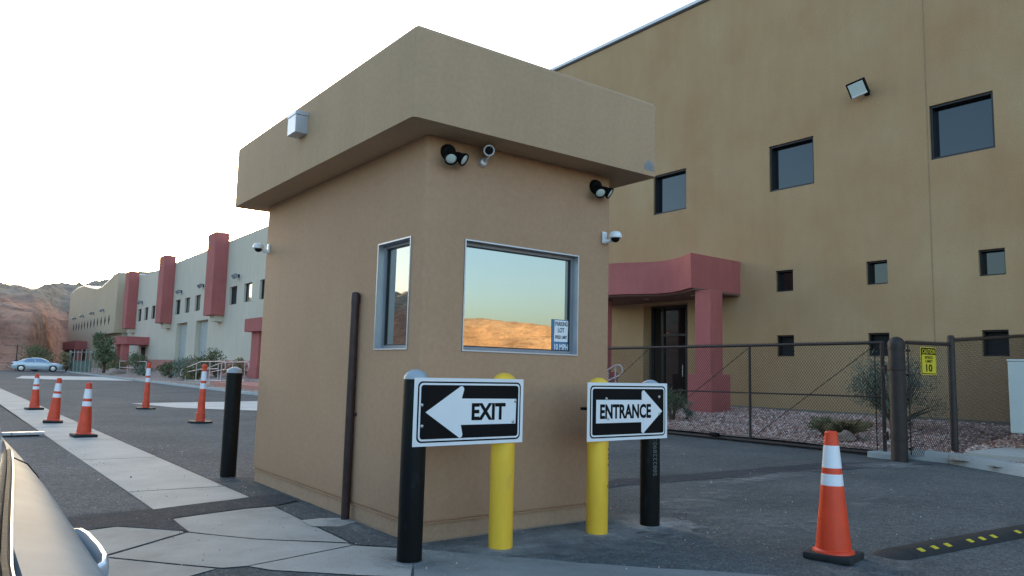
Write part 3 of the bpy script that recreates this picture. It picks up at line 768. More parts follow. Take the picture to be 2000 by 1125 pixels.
# big gate post
px_, py_ = 13.40, 6.55
t = thing('gate_post', (px_, py_, 0), 'thick dark brown round gate post with a domed top', 'post')
MB().lathe([(.138, 0), (.136, .3), (.134, 2.0)], (px_, py_, -.02), 32).build('post', M['brown_metal'], t, 50)
MB().lathe([(.145, 1.975), (.145, 2.04)]+[(.145*math.cos(k*math.pi/14), 2.04+.15*math.sin(k*math.pi/14)) for k in range(1, 7)]+[(0, 2.19)], (px_, py_, -.02), 32).build('cap', M['brown_metal'], t, 50)
for z in (1.62, .42):
    m = MB().lathe([(.1385, z-.035), (.153, z-.033), (.153, z+.033), (.1385, z+.035)], (px_, py_, 0), 32)
    m.obox((px_+.20, py_+.19, z), Vector((.6, .8, 0)), Vector((-.8, .6, 0)), Vector((0, 0, 1)), .10, .03, .03, .006)
    m.cyl((px_+.30, py_+.36, z-.09), (px_+.30, py_+.36, z+.06), .028)
    m.cyl((px_+.30, py_+.36, z), (GX, 7.06, z), .022)
    m.build('hinge', M['brown_metal'], t, 40)
# fence from post to corner post and on to the building
def fence(name, A, B, za, zb_, ha, hb, posts, label, bars):
    A, B = Vector(A), Vector(B); d = (B-A).normalized()
    t = thing(name, (A.x, A.y, za), label, 'fence', 'brown chain link fences behind the kerb')
    MB().cyl(A+Vector((0, 0, ha)), B+Vector((0, 0, hb)), .030, n=12).build('top_rail', M['brown_metal'], t, 40)
    m = MB(); chain(m, A, B, za, ha, zb_, hb); m.build('wire_mesh', M['mesh'], t, recalc=False)
    for p, z0, z1, r in posts:
        q = A.lerp(B, p); MB().lathe([(r, z0), (r, z1-.03), (r*.8, z1), (0, z1+.008)], (q.x, q.y, 0), 20).build('post', M['brown_metal'], t, 40)
    for p, z0, z1 in bars:
        q = A.lerp(B, p)
        m = MB().cyl((q.x, q.y, z0), (q.x, q.y, z1), .012, n=8)
        for k in range(5): zz = z0+.1+(z1-z0-.2)*k/4; m.obox((q.x, q.y, zz), Vector((1, 0, 0)), Vector((0, 1, 0)), Vector((0, 0, 1)), .05, .02, .02)
        m.build('tension_bar', M['brown_metal'], t)
    return t
fence('chain_link_fence', (13.60, 6.48, 0), (14.96, 6.33, 0), .10, .07, 2.07, 2.09, [], 'short chain link fence panel carrying the yellow caution sign', [(.04, .12, 2.03)])
fence('chain_link_fence', (15.02, 6.33, 0), (19.98, 6.33, 0), .10, .44, 2.17, 2.52, [(0, -.1, 2.26, .062), (.8, .2, 2.46, .045)], 'chain link fence running back from its corner post to the brown building', [])
# caution sign
y = 6.395
f = fY(y)
t = thing('caution_sign', (14.27, y, 1.51), 'yellow and black caution speed limit 10 sign wired to the fence', 'sign')
u0, u1, v0, v1 = 13.985, 14.545, 1.525, 2.0
def f(u, v, d): return (u-.09, 6.455-(u-.09-13.6)*.11-.035-d, v)
MB().prism(rrect(14.02, 14.50, 1.515, 2.01, .03), f, -.004, 0).build('panel', M['sign_yellow'], t)
MB().prism(rrect(14.033, 14.487, 1.528, 1.997, .028), f, .0005, .0025).build('border', M['black'], t)
MB().prism(rrect(14.048, 14.472, 1.542, 1.875, .02), f, .003, .005).build('field', M['sign_yellow'], t)
lettering('lettering', 'CAUTION', 14.062, 14.462, 1.893, 1.975, f, .003, .005, M['sign_yellow'], t, .01)
lettering('lettering', 'SPEED', 14.13, 14.39, 1.80, 1.85, f, .0055, .0075, M['black'], t, .02)
lettering('lettering', 'LIMIT', 14.15, 14.38, 1.733, 1.782, f, .0055, .0075, M['black'], t, .02)
lettering('lettering', '10', 14.165, 14.355, 1.57, 1.705, f, .0055, .0075, M['black'], t, .025)

# white utility cabinet
t = thing('utility_cabinet', (16.6, 5.5, .42), 'pale utility cabinet standing on the gravel at the right edge', 'cabinet')
MB().box(15.85, 17.1, 4.1, 5.50, .30, .50).build('plinth', M['dark_frame'], t)  # set back and coloured dark to stand for the shadow beneath the cabinet
MB().box(15.70, 17.25, 3.95, 5.655, .50, 1.80, .02).build('body', M['box_white'], t)
MB().box(15.69, 17.26, 3.94, 5.665, 1.80, 1.84, .012).build('lid', M['box_white'], t)
for yy in (4.83,): MB().box(15.692, 15.70, yy-.006, yy+.006, .5, 1.78).build('door_seam', M['alu_dark'], t)

# ------------------------------------------------------------------ brown building
t = thing('brown_building', (20, 10, 0), 'tall brown stucco building with rows of small square windows', 'building')
bw = MB().box(20, 46, -8.5, 36, -.3, 14.3).build('wall', M['brown'], t)
BW = []
for y in (8.74, 13.52, 18.30, 23.08): BW.append((y-1.5, y, 7.09, 8.53))
for y in (3.96, -.82, -5.2): BW.append((y-1.5, y, 7.09, 8.53))
for k in range(-2, 6):
    y = 13.34-2.81*(k)
    if y < -9: continue
    BW.append((y-.58, y, 3.97, 4.615))
    if k >= 0 or True: BW.append((y-.58, y, 2.03, 2.66))
BW = [w_ for w_ in BW if not (14.6 < w_[1] < 20.5 and w_[2] < 5.5)]
DOOR = (16.75, 18.76, .40, 3.84)
cut(bw, [(19.5, 20.26, a, b_, c_, d_) for a, b_, c_, d_ in BW]+[(19.5, 20.55, *DOOR)])
for a, b_, c_, d_ in BW:
    small = d_ < 5
    f = lambda u, v, d: (20.20-d, u, v)
    g_ = MB().prism([(a+.02, c_+.02), (b_-.02, c_+.02), (b_-.02, d_-.02), (a+.02, d_-.02)], f, -.05, -.03).build('window', M['screen'] if d_ < 3 else M['glass_dark'], t)
    frame_rect(MB(), a+.004, b_-.004, c_+.004, d_-.004, .035 if small else .055, f, -.055, .13 if small else .15).build('frame', M['dark_frame'], g_)
# coping, joints, base
MB().box(19.93, 46.1, -8.6, 36.1, 14.301, 14.42, .01).build('coping', M['white'], t)
MB().box(19.95, 46.05, -8.55, 36.05, 14.23, 14.2995).build('fascia_strip', M['dark_frame'], t)
MB().box(19.992, 20.0, 8.795, 8.815, .42, 14.22).build('control_joint', plain('joint_sealant', (.34, .24, .135), .9), t)
MB().box(19.94, 20.0, 3.5, 16.6, .2, .50).build('base_course', plain('base_grey', (.21, .19, .15), .9), t)
# storefront in the recess
d0 = MB().box(20.47, 20.51, DOOR[0]+.02, DOOR[1]-.02, .42, 3.82).build('door', M['glass_dark'], t)
m = MB(); f = lambda u, v, d: (20.45-d, u, v)
frame_rect(m, DOOR[0]+.01, DOOR[1]-.01, .42, 3.82, .07, f, -.018, .05)
for y_ in (17.15, 18.2): m.prism([(y_-.03, .49), (y_+.03, .49), (y_+.03, 3.75), (y_-.03, 3.75)], f, -.018, .045)
m.prism([(17.18, 2.75), (18.17, 2.75), (18.17, 2.83), (17.18, 2.83)], f, -.018, .045)
m.build('frame', plain('storefront_frame', (.04, .038, .036), .4, .4), d0)
MB().cyl((20.38, 17.28, 1.35), (20.38, 17.28, 1.75), .02).build('handle', M['alu'], d0, 40)
# red canopy with its wavy front edge
pts = [(17.53, 14.55), (17.72, 14.90), (17.95, 15.3), (18.13, 15.77), (18.2, 16.2), (18.17, 16.55), (17.95, 16.95), (17.68, 17.35), (17.5, 17.75), (17.46, 18.3), (17.6, 18.9), (17.85, 19.5), (17.9, 20.1), (17.6, 20.7)]
poly = pts+[(20.0, 20.7), (20.0, 14.62)]
cp = MB().prism(poly, lambda u, v, d: (u, v, d), 3.99, 5.03).build('canopy', M['red'], t, 40)
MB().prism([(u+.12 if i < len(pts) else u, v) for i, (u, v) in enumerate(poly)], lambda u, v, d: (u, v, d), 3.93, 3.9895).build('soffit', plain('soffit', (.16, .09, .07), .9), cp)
for y_ in (15.6, 17.6): MB().lathe([(.09, 0), (.09, .01)], (18.9, y_, 3.919), 16).build('downlight', M['lamp_lens'], cp)
for yy in (14.10, 18.75):
    cl = MB().box(17.85, 18.42, yy, yy+.56, 1.45, 3.925, .01).build('column', M['red'], t)
    MB().box(17.70, 18.58, yy-.15, yy+.72, .2, 1.45, .025).build('pedestal', M['red'], cl)
# flood light high on the wall
t = thing('wall_flood_light', (20, 10.42, 9.4), 'square black flood light between the upper windows of the brown building', 'flood light')
n_ = Vector((-.86, -.22, -.45)).normalized(); uu = Vector((.10, -1, .18)); uu = (uu-n_*uu.dot(n_)).normalized(); vv = n_.cross(uu)
if vv.z < 0: vv = -vv
c = Vector((19.62, 10.45, 9.42))
hb = MB().obox(c-n_*.07, uu, vv, n_, .25, .21, .07, .012).build('housing', M['black'], t)
MB().obox(c+n_*.002, uu, vv, n_, .205, .165, .004).build('lens', M['lamp_lens'], hb)
MB().obox(c-vv*.185+n_*.004, uu, vv, n_, .21, .022, .008).build('reflector', M['white'], hb)
m = MB().tube([tuple(c-n_*.1-uu*.0), (19.8, 10.38, 9.36), (20.0, 10.36, 9.36)], .03, 8); m.box(19.97, 20.0, 10.29, 10.43, 9.28, 9.44)
m.build('bracket', M['black'], t)

# entrance handrail
def rail_thing(name, loc, paths, label, r=.025, mat=None, grp=None):
    t = thing(name, loc, label, 'handrail', grp)
    for nm, p in paths: MB().tube(p, r, 10).build(nm, mat or M['rail_pink'], t, 60)
    return t
def loop(x, yc, zc, r, a0, a1, n=10, s=1):
    return [(x, yc+s*r*math.cos(R(a0+(a1-a0)*k/n)), zc+r*math.sin(R(a0+(a1-a0)*k/n))) for k in range(n+1)]
x = 17.0
rail_thing('handrail', (x, 17.1, .44), [('top_rail', [(x, 18.4, 1.18), (x, 17.55, 1.47), (x, 17.12, 1.66)]+loop(x, 16.98, 1.50, .17, 110, -80, 10, -1)+[(x, 17.1, 1.30), (x, 17.45, 1.16), (x, 18.2, .82)]), ('post', [(x, 17.12, .40), (x, 17.12, 1.64)]), ('post', [(x, 17.46, .4), (x, 17.46, 1.46)])],
           'pale pink handrail with a looped end by the brown building entrance', .027)

# ------------------------------------------------------------------ plants
def leaves(m, c, rx, ry, rz, n, s, rng_, up=.25, hollow=.35, narrow=.45):
    for _ in range(n):
        while True:
            p = Vector((rng_.uniform(-1, 1), rng_.uniform(-1, 1), rng_.uniform(-1, 1)))
            if hollow < p.length < 1: break
        q = Vector((c[0]+p.x*rx, c[1]+p.y*ry, c[2]+p.z*rz))
        d = (Vector((p.x, p.y, p.z+up))+Vector((rng_.gauss(0, .5), rng_.gauss(0, .5), rng_.gauss(0, .5)))).normalized()
        u = d.cross(Vector((rng_.gauss(0, 1), rng_.gauss(0, 1), rng_.gauss(0, 1)))).normalized()
        L = s*rng_.uniform(.6, 1.4); w_ = L*narrow
        a = q-d*L*.5; e = q+d*L*.5
        vs = [m.bm.verts.new(a), m.bm.verts.new(q+u*w_*.5), m.bm.verts.new(e), m.bm.verts.new(q-u*w_*.5)]
        m.bm.faces.new(vs)
def shrub(name, loc, w, h, label, mat, seed, n=1800, leaf=.07, clumps=14, grp='shrubs in the planting beds', cat='shrub', narrow=.35, lean=0):
    r = random.Random(seed); x, y, z = loc
    t = thing(name, loc, label, cat, grp)
    m = MB(); st = MB()
    for k in range(clumps):
        a = r.uniform(0, 6.28); rr = (r.random()**.6)*.75; tz = r.uniform(.18, .82)
        cc = (x+math.cos(a)*rr*w*.5*(1.15-.45*tz), y+math.sin(a)*rr*w*.5*(1.15-.45*tz), z+h*tz)
        s = r.uniform(.14, .26)
        leaves(m, cc, w*s, w*s, h*s*.9, n//clumps, leaf, r, .6, .1, narrow)
        st.tube([(x+r.uniform(-.05, .05), y+r.uniform(-.05, .05), z-.03), ((x+cc[0])/2, (y+cc[1])/2, z+h*tz*.55), cc], [.02*w+.004, .012*w+.003, .004], 5)
        if r.random() < .7: st.tube([cc, (cc[0]+r.uniform(-.2, .2)*w, cc[1]+r.uniform(-.2, .2)*w, min(z+h*1.05, cc[2]+.3*h))], [.005, .002], 4)
    m.build('foliage', mat, t, recalc=False); st.build('stems', M['twig'], t)
    return t
def grass(name, loc, w, h, label, mat, seed, n=260):
    r = random.Random(seed); x, y, z = loc
    t = thing(name, loc, label, 'grass clump', 'dry grass clumps in the planting beds'); m = MB()
    for k in range(n):
        a = r.uniform(0, 6.28); o = r.random()*.2*w; L = h*r.uniform(.6, 1.15); sp = r.uniform(.05, .95)*w; a += r.gauss(0, .6)
        b0 = Vector((x+math.cos(a)*o, y+math.sin(a)*o, z-.02)); b1 = b0+Vector((math.cos(a)*sp*.45, math.sin(a)*sp*.45, L*.75)); b2 = b0+Vector((math.cos(a)*sp, math.sin(a)*sp, L*r.uniform(.55, 1)))
        u = Vector((-math.sin(a), math.cos(a), 0))*.008
        v = [m.bm.verts.new(p) for p in (b0-u, b0+u, b1+u*.8, b2, b1-u*.8)]
        m.bm.faces.new(v)
    m.build('blades', mat, t, recalc=False); return t
shrub('shrub', (17.35, 8.55, .40), 2.1, 1.72, 'large grey green shrub behind the gate post against the brown wall', M['leaf_shrub'], 5, 9000, .055, 48)
shrub('shrub', (15.9, 13.85, .2), 1.0, 1.0, 'rounded green shrub beside the red column of the entrance', M['leaf_green'], 8, 2200, .06, 16)
shrub('shrub', (16.1, 13.5, .27), .5, .5, 'small grey shrub in front of the red pedestal', M['leaf_grey'], 18, 700, .05, 9)
grass('grass_clump', (15.55, 8.75, .24), .55, .34, 'dry yellow grass clump behind the open gate', M['leaf_dry'], 4, 420)
shrub('shrub', (15.3, 9.05, .22), .7, .42, 'small dark olive shrub beside a brown rock behind the gate', M['leaf_olive'], 6, 1300, .05, 16)
def rock(loc, s, label, seed):
    b = bmesh.new(); bmesh.ops.create_icosphere(b, subdivisions=3, radius=1)
    for v in b.verts:
        k = 1+.35*noise.noise(v.co*1.3+Vector((seed, 0, 0)))+.12*noise.noise(v.co*4)
        v.co = Vector((v.co.x*s[0]*k+loc[0], v.co.y*s[1]*k+loc[1], max(-.4, v.co.z)*s[2]*k+loc[2]))
    m = MB(); m.add(b); return tag(m.build('rock', M['stone'], None, 40), label, 'rock', 'rocks in the planting beds')
rock((15.05, 8.45, .2), (.17, .2, .14), 'brown rock in front of the grass clump by the gate', 1)
rock((15.3, 8.2, .22), (.12, .1, .08), 'small flat brown rock nearest the gate post', 5)

# ------------------------------------------------------------------ grey building
t = thing('grey_building', (20, 80, 0), 'long pale grey building with three red pilasters and a pink base', 'building')
gw = MB().box(20, 50, 41, 114, -.3, 12.5).build('wall', M['grey'], t)
WIN = []
for base in (68.6, 88.2, 108.1):
    for k in range(3): WIN.append((base-4*k-2.05, base-4*k))
for k in range(3): WIN.append((48.7-4*k-2.05+0, 48.7-4*k)) if 48.7-4*k-2.05 > 41.5 else None
REC = [(82.6, 87.0, .0, 5.6), (74.9, 79.2, .0, 5.6)]
cut(gw, [(19.5, 20.25, a, b_, 6.6, 8.2) for a, b_ in WIN]+[(19.5, 20.5, *q) for q in REC])
for i, (a, b_) in enumerate(WIN):
    f = lambda u, v, d: (20.2-d, u, v)
    g_ = MB().prism([(a+.03, 6.63), (b_-.03, 6.63), (b_-.03, 8.17), (a+.03, 8.17)], f, -.045, -.03).build('window', M['glass_grey'] if i in (1, 4, 5) else M['screen'], t)
    frame_rect(MB(), a+.005, b_-.005, 6.605, 8.195, .07, f, -.05, .02).build('frame', M['dark_frame'], g_)
for y0, y1 in ((55.8, 74.9), (79.2, 82.6), (87.0, 101.5)): MB().box(19.965, 19.9995, y0, y1, -.2, 1.70).build('base_band', M['pink'], t)
for y in (69.75, 89.4, 109.1):
    MB().box(18.78, 20.0, y, y+2.45, 5.73, 13.25, .03).build('pilaster', M['red'], t)
    MB().box(19.3, 19.9995, y+.4, y+2.0, 5.2, 5.7295).build('pilaster_foot', M['grey'], t)
for a, b_, c_, d_ in REC: MB().box(20.42, 20.4995, a+.15, b_-.15, .05, 5.45).build('blank_door', plain('door_grey', (.40, .41, .38), .7), t)
def red_porch(y0, y1, x0, zb_, zt_, cols, x1=20.0):
    cp = MB().prism([(x0+.5, y0), (x0+.12, y0+.35), (x0, y0+.9), (x0, y1), (x1, y1), (x1, y0)], lambda u, v, d: (u, v, d), zb_, zt_).build('canopy', M['red'], t, 30)
    for x_, y_, wd in cols:
        MB().box(x_, x_+wd, y_, y_+wd*1.6, 1.3, zb_-.001).build('column', M['red'], cp)
        MB().box(x_-.12, x_+wd+.12, y_-.15, y_+wd*1.6+.15, .0, 1.299, .03).build('pedestal', M['red'], cp)
red_porch(50.6, 54.6, 17.1, 3.7, 4.62, [(17.45, 52.4, 1.0)])
red_porch(100.0, 105.9, 17.0, 3.45, 4.4, [(17.2, 100.6, .75), (17.2, 104.2, .75)])
dr_ = MB().box(19.96, 19.9995, 101.9, 104.2, .05, 3.2).build('door', M['screen'], t)
def wall_lamp(x, y, z, label):
    q = thing('wall_lamp', (x, y, z), label, 'wall lamp', 'small black lamps along the far walls')
    MB().box(x-.06, x-.0005, y-.12, y+.12, z-.15, z+.15).build('bracket', M['black'], q)
    MB().obox((x-.42, y-.1, z-.05), Vector((.8, 0, .6)), Vector((0, 1, 0)), Vector((-.6, 0, .8)), .16, .26, .2, .03).build('lamp_head', M['alu_dark'], q)
    MB().tube([(x-.05, y, z), (x-.2, y, z+.16), (x-.34, y-.05, z+.08)], .035, 6).build('arm', M['black'], q)
for y, lb in ((66.2, 'small wall lamp on the grey wall above the window pair nearest the booth'), (77.3, 'small wall lamp half hidden behind the nearest red pilaster'), (85.9, 'small wall lamp on the grey wall between the nearest and middle red pilasters'), (105.9, 'small wall lamp on the grey wall between the middle and farthest red pilasters')):
    wall_lamp(20, y, 9.0, lb)

# landing, ramp and handrails in front
structure(MB().box(12.75, 20, 34, 46.5, -.1, .34, .02).build('landing', M['pink']))
structure(MB().box(14.6, 19.96, 46.5, 57, -.1, .33, .02).build('landing', M['concrete']))
m = MB().prism([(46.5, -.1), (46.5, .33), (57.5, .10), (57.5, -.1)], lambda u, v, d: (d, u, v), 12.9, 14.58)
structure(m.build('ramp', M['concrete']))
for x, lb in ((13.1, 'pale pink ramp handrail on the kerb side of the ramp'), (14.45, 'pale pink ramp handrail on the wall side of the ramp')):
    top = loop(x, 45.1, 1.28, .25, -90, 90, 8, -1)+[(x, 46.0, 1.54), (x, 50.0, 1.5), (x, 54.6, .95)]+loop(x, 54.75, .72, .22, 90, -90, 8)+[(x, 53.5, .78), (x, 50, 1.02), (x, 46.2, 1.1)]
    rail_thing('handrail', (x, 49, .3), [('top_rail', top)]+[('post', [(x, y_, .1), (x, y_, z_)]) for y_, z_ in ((45.6, 1.5), (48, 1.5), (51, 1.36), (53.6, 1.05))]+[('bottom_rail', [(x, 45.6, .42), (x, 53.6, .25)])], lb, .028, None, 'pale handrails on the ramp')
x = 13.9
rail_thing('guard_rail', (x, 75, .2), [('top_rail', [(x, 70, 1.42), (x, 82, 1.42)]), ('middle_rail', [(x, 70, .82), (x, 82, .82)])]+[('post', [(x, y_, .1), (x, y_, 1.42)]) for y_ in (70, 74, 78, 82)], 'straight guard rail beyond the shrubs in front of the far red porch', .03)

beds = 'shrubs along the grey building'
for i, (x, y, w_, h_, mt, lb) in enumerate([
    (14.2, 62.5, 2.0, 1.35, 'leaf_green', 'dark green rounded shrub left of the first grey doorway'),
    (13.9, 56.3, 2.5, 1.55, 'leaf_grey', 'grey green spreading shrub by the lower end of the ramp'),
    (15.6, 60.5, 2.6, 1.9, 'leaf_olive', 'tall olive shrub standing in front of the grey doorways'),
    (13.6, 53.6, 1.7, 1.2, 'leaf_olive', 'low olive shrub beside the ramp handrail loop'),
    (16.3, 57.9, 2.6, 2.3, 'leaf_green', 'tallest green shrub close to the pink base band'),
    (18.2, 58.6, 1.8, 1.5, 'leaf_dry', 'dry brownish shrub against the pink base band'),
    (14.2, 74.0, 2.6, 2.1, 'leaf_green', 'dark shrub growing through the straight guard rail'),
    (14.0, 70.8, 1.8, 1.0, 'leaf_grey', 'low grey shrub at the near end of the guard rail'),
    (14.5, 91.0, 2.6, 1.7, 'leaf_dry', 'brown dry shrub left of the far red porch'),
    (14.0, 84.5, 2.0, 1.3, 'leaf_olive', 'olive shrub between the tree and the guard rail'),
    ]):
    shrub('shrub', (x, y, grav(x, y)), w_, h_, lb, M[mt], 30+i, 1500, .16, 16, beds)
shrub('shrub', (8.9, 104.5, .0), 5.0, 3.3, 'wide yellow green bush behind the parked car', M['leaf_olive'], 60, 3000, .22, 24, 'bushes below the red hill')
shrub('shrub', (11.6, 101, .1), 2.4, 2.4, 'brown bush at the left end of the iron fence', M['leaf_dry'], 61, 1000, .2, 14, 'bushes below the red hill')
# tree
t = thing('small_tree', (13.3, 87, .2), 'leafy green tree beside the iron fence before the tan building', 'tree')
r_ = random.Random(12); m = MB(); tr = MB()
tr.tube([(13.3, 87, .0), (13.35, 87, .8), (13.25, 87.1, 1.6), (13.3, 87, 2.6)], [.16, .13, .1, .05], 8)
for k in range(30):
    a = r_.uniform(0, 6.28); q = r_.random()**.5*1.55; z = r_.uniform(1.35, 4.1); q *= 1-abs(z-2.5)/2.6*.6
    cc = (13.3+math.cos(a)*q*.75, 87+math.sin(a)*q*1.7, z)
    leaves(m, cc, .5, .8, .42, 80, .22, r_, .4, .1, .5)
    tr.tube([(13.3, 87, min(z*.6, 2.4)), ((13.3+cc[0])/2, (87+cc[1])/2, z*.85), cc], [.05, .03, .01], 5)
m.build('crown', M['leaf_green'], t, recalc=False); tr.build('trunk', M['twig'], t, 50)

# ------------------------------------------------------------------ tan building beyond
t = thing('tan_building', (18.5, 135, 0), 'far tan building with a wavy roofline and a row of diamond openings', 'building')
wave = [(115.2, 13.5), (118.7, 13.43), (122.4, 12.93), (127.8, 12.45), (132.9, 12.5), (137, 12.9), (141, 13.35), (147.6, 14.1), (154, 14.2), (158.3, 14.1), (162.2, 13.8), (164, 13.2)]
side = [(164, -.3), (134, -.3), (134, 5.28), (115.2, 5.28)]
poly = wave+side
f = lambda u, v, d: (d, u, v)
MB().prism(poly, f, 18.5, 40).build('wall', M['tan'], t)
MB().box(19.6, 39.9, 115.5, 133.99, -.3, 5.2795).build('recess_wall', M['grey'], t)
m = MB()
for (u0, w0), (u1, w1) in zip(wave, wave[1:]): m.prism([(u0, w0+.001), (u1, w1+.001), (u1, w1+.14), (u0, w0+.14)], f, 18.45, 40.0)
m.build('coping', M['white'], t)
for k in range(12):
    y = 120.0+k*3.27; MB().prism([(y-.62, 7.22), (y, 6.5), (y+.62, 7.22), (y, 7.94)], f, 18.47, 18.499).build('diamond_opening', M['screen'], t)
cp = MB().box(16.9, 18.499, 138.5, 155, 3.12, 4.5).build('canopy', M['red'], t)
for y in (139, 153.2): MB().box(17.1, 17.9, y, y+1.2, -.1, 3.119).build('column', M['red'], cp)
MB().box(18.46, 18.499, 141, 152, .0, 3.0).build('door', M['screen'], t)
for y, lb in ((124.9, 'small lamp above the diamond openings nearest the grey building'), (134.3, 'second small lamp from the grey building above the diamonds'), (145.1, 'third small lamp from the grey building above the diamonds'), (154.4, 'small lamp above the farthest diamond openings')):
    wall_lamp(18.5, y, 8.8, lb)
# iron fence with pale posts and green screening
t = thing('iron_fence', (12.2, 95, 0), 'post fence with green screening left of the small tree', 'fence')
for i, (x, y, h_) in enumerate([(11.9, 101.0, 2.5), (12.0, 98.6, 2.6), (12.2, 97.3, 2.5), (12.35, 95.6, 2.6), (12.6, 94.3, 2.6), (12.9, 93.6, 2.5), (13.2, 92.8, 2.6), (13.4, 91.8, 3.9)]):
    MB().cyl((x, y, 0), (x, y, h_), .05 if i else .09, n=8).build('post', M['pole_pale'], t, 40)
MB().loft([[(12.02, 101, .1), (12.07, 101, .1), (12.07, 101, 1.35), (12.02, 101, 1.35)], [(12.7, 94.3, .1), (12.75, 94.3, .1), (12.75, 94.3, 1.35), (12.7, 94.3, 1.35)], [(13.0, 93.4, .1), (13.05, 93.4, .1), (13.05, 93.4, 1.35), (13.0, 93.4, 1.35)]]).build('screen_panel', M['green_fabric'], t)
MB().tube([(11.9, 101, 2.3), (12.6, 94.3, 2.3), (13.4, 91.8, 2.3)], .04, 6).build('top_rail', M['pole_pale'], t)
# blue cabinet under the far canopy
t = thing('blue_cabinet', (17.6, 147.5, 0), 'blue upright cabinet under the far red canopy of the tan building', 'cabinet')
MB().box(17.2, 18.1, 146.3, 148.8, 0, 2.6, .03).build('body', plain('machine_blue', (.04, .10, .20), .4), t)
MB().box(17.17, 17.1999, 146.6, 148.5, 1.0, 2.4).build('front_panel', plain('panel_blue', (.09, .18, .30), .3), t)
# rusty wire fence behind the car
t = thing('wire_fence', (0, 108, 0), 'thin rusty wire fence at the foot of the red hill', 'fence')
for i in range(9):
    x = -22+i*3.6; MB().cyl((x, 103, .0), (x, 103, 3.0), .05, n=8).build('post', M['pipe'], t)
for z in (.9, 1.9, 2.9): MB().cyl((-22, 103, z), (6.8, 103, z), .018, n=6).build('wire', M['pipe'], t)
rock((13.3, 80.2, .28), (.9, 1.3, .45), 'reddish boulder at the foot of the far red porch', 9)

# ------------------------------------------------------------------ parked car (seen from its right side)
def parked_car(pos, heading, z, label):
    t = thing('parked_car', (0, 0, 0), label, 'car')
    def sec(x, zb, zsh, ztop, w_):
        return [(x, -w_*.86, zb), (x, -w_, zb+.22), (x, -w_*1.01, (zb+zsh)/2+.08), (x, -w_*.96, zsh), (x, -w_*.80, ztop), (x, w_*.80, ztop), (x, w_*.96, zsh), (x, w_*1.01, (zb+zsh)/2+.08), (x, w_, zb+.22), (x, w_*.86, zb)]
    S = [(-2.52, .52, .86, .90, .78), (-2.46, .36, .95, 1.02, .86), (-2.25, .30, .99, 1.09, .93), (-1.8, .27, 1.0, 1.12, .97), (-1.0, .25, 1.0, 1.09, .99), (0, .25, .99, 1.06, 1.0), (.9, .25, .97, 1.04, .99), (1.4, .26, .94, 1.03, .97), (2.0, .28, .88, .97, .94), (2.35, .32, .80, .86, .86), (2.52, .42, .68, .72, .74)]
    bd = MB().loft([sec(*s) for s in S]).build('body', M['car_blue'], t, 50)
    cut(bd, [(x-.40, x+.40, yy-.16, yy+.16, .0, .74) for x in (-1.56, 1.5) for yy in (-.93, .93)])
    for p in bd.data.polygons: p.use_smooth = True
    bd.data.set_sharp_from_angle(angle=R(35))
    prof = [(-2.0, 1.09), (-1.55, 1.30), (-1.05, 1.47), (-.45, 1.565), (.05, 1.57), (.45, 1.50), (.85, 1.32), (1.3, 1.03)]
    def gs(x, zt): k = (zt-1.0)/.57; wt = .86-.20*k; return [(x, -.88, 1.0), (x, -wt, zt-.02), (x, -wt*.85, zt), (x, wt*.85, zt), (x, wt, zt-.02), (x, .88, 1.0)]
    MB().loft([gs(*q) for q in prof]).build('roof', M['car_blue'], t, 40)
    for s in (-1, 1):
        def fs(u, v, d): return (u, s*(.88-.20*(v-1.0)/.57*1.0+.012+d), v)
        for poly in ([(-1.42, 1.10), (-.32, 1.10), (-.32, 1.47), (-.75, 1.45), (-1.1, 1.36)], [(-.24, 1.10), (.95, 1.08), (.62, 1.30), (.35, 1.44), (-.05, 1.48), (-.24, 1.475)]):
            MB().prism(poly, fs, -.004, .012).build('side_window', M['car_glass'], t)
        MB().obox((1.0, s*1.02, 1.10), Vector((1, 0, 0)), Vector((0, 1, 0)), Vector((0, 0, 1)), .07, .10, .065, .03).build('mirror', M['car_blue'], t)
        MB().obox((-2.40, s*.72, .87), Vector((1, 0, 0)), Vector((0, 1, 0)), Vector((0, 0, 1)), .12, .17, .08, .02).build('tail_light', M['tail'], t)
        MB().obox((2.33, s*.68, .76), Vector((1, 0, 0)), Vector((0, 1, 0)), Vector((0, 0, 1)), .14, .18, .06, .02).build('headlight', M['lamp_lens'], t)
        for x in (-1.56, 1.5):
            c = (x, s*.76, .36)
            wh = MB().lathe([(.22, 0), (.36, .0), (.375, .04), (.375, .18), (.36, .22), (.25, .22), (.24, .19), (0, .19)], c, 28, (0, s, 0)).build('wheel', M['tyre'], t, 40)
            m = MB().lathe([(.238, 0), (.238, .022), (.2, .026), (.19, .006), (.06, .012), (.05, .03), (0, .03)], (x, s*(.76+.191), .36), 24, (0, s, 0))
            for k in range(5):
                a = k*1.2566; m.obox((x+.12*math.cos(a), s*(.76+.205), .36+.12*math.sin(a)), Vector((math.cos(a), 0, math.sin(a))), Vector((0, 1, 0)), Vector((-math.sin(a), 0, math.cos(a))), .09, .012, .022)
            m.build('rim', M['rim'], wh, 40)
    def fw_(u, v, d): return (.45+(1.3-.45)*(1-(v-1.03)/.47)+.012+d, u, v)
    MB().prism([(-.72, 1.10), (.72, 1.10), (.6, 1.47), (-.6, 1.47)], fw_, .0, .012).build('windscreen', M['car_glass'], t)
    def rw_(u, v, d): return (-2.0+(v-1.09)/.38*.95-.012-d, u, v)
    MB().prism([(-.68, 1.14), (.68, 1.14), (.56, 1.44), (-.56, 1.44)], rw_, .0, .012).build('rear_window', M['car_glass'], t)
    t.location = pos; t.rotation_euler = (0, 0, heading)
    return t
zc = 0.
parked_car((8.75, 101.2, 0), R(-3), zc, 'pale blue sedan parked far off below the red hill')

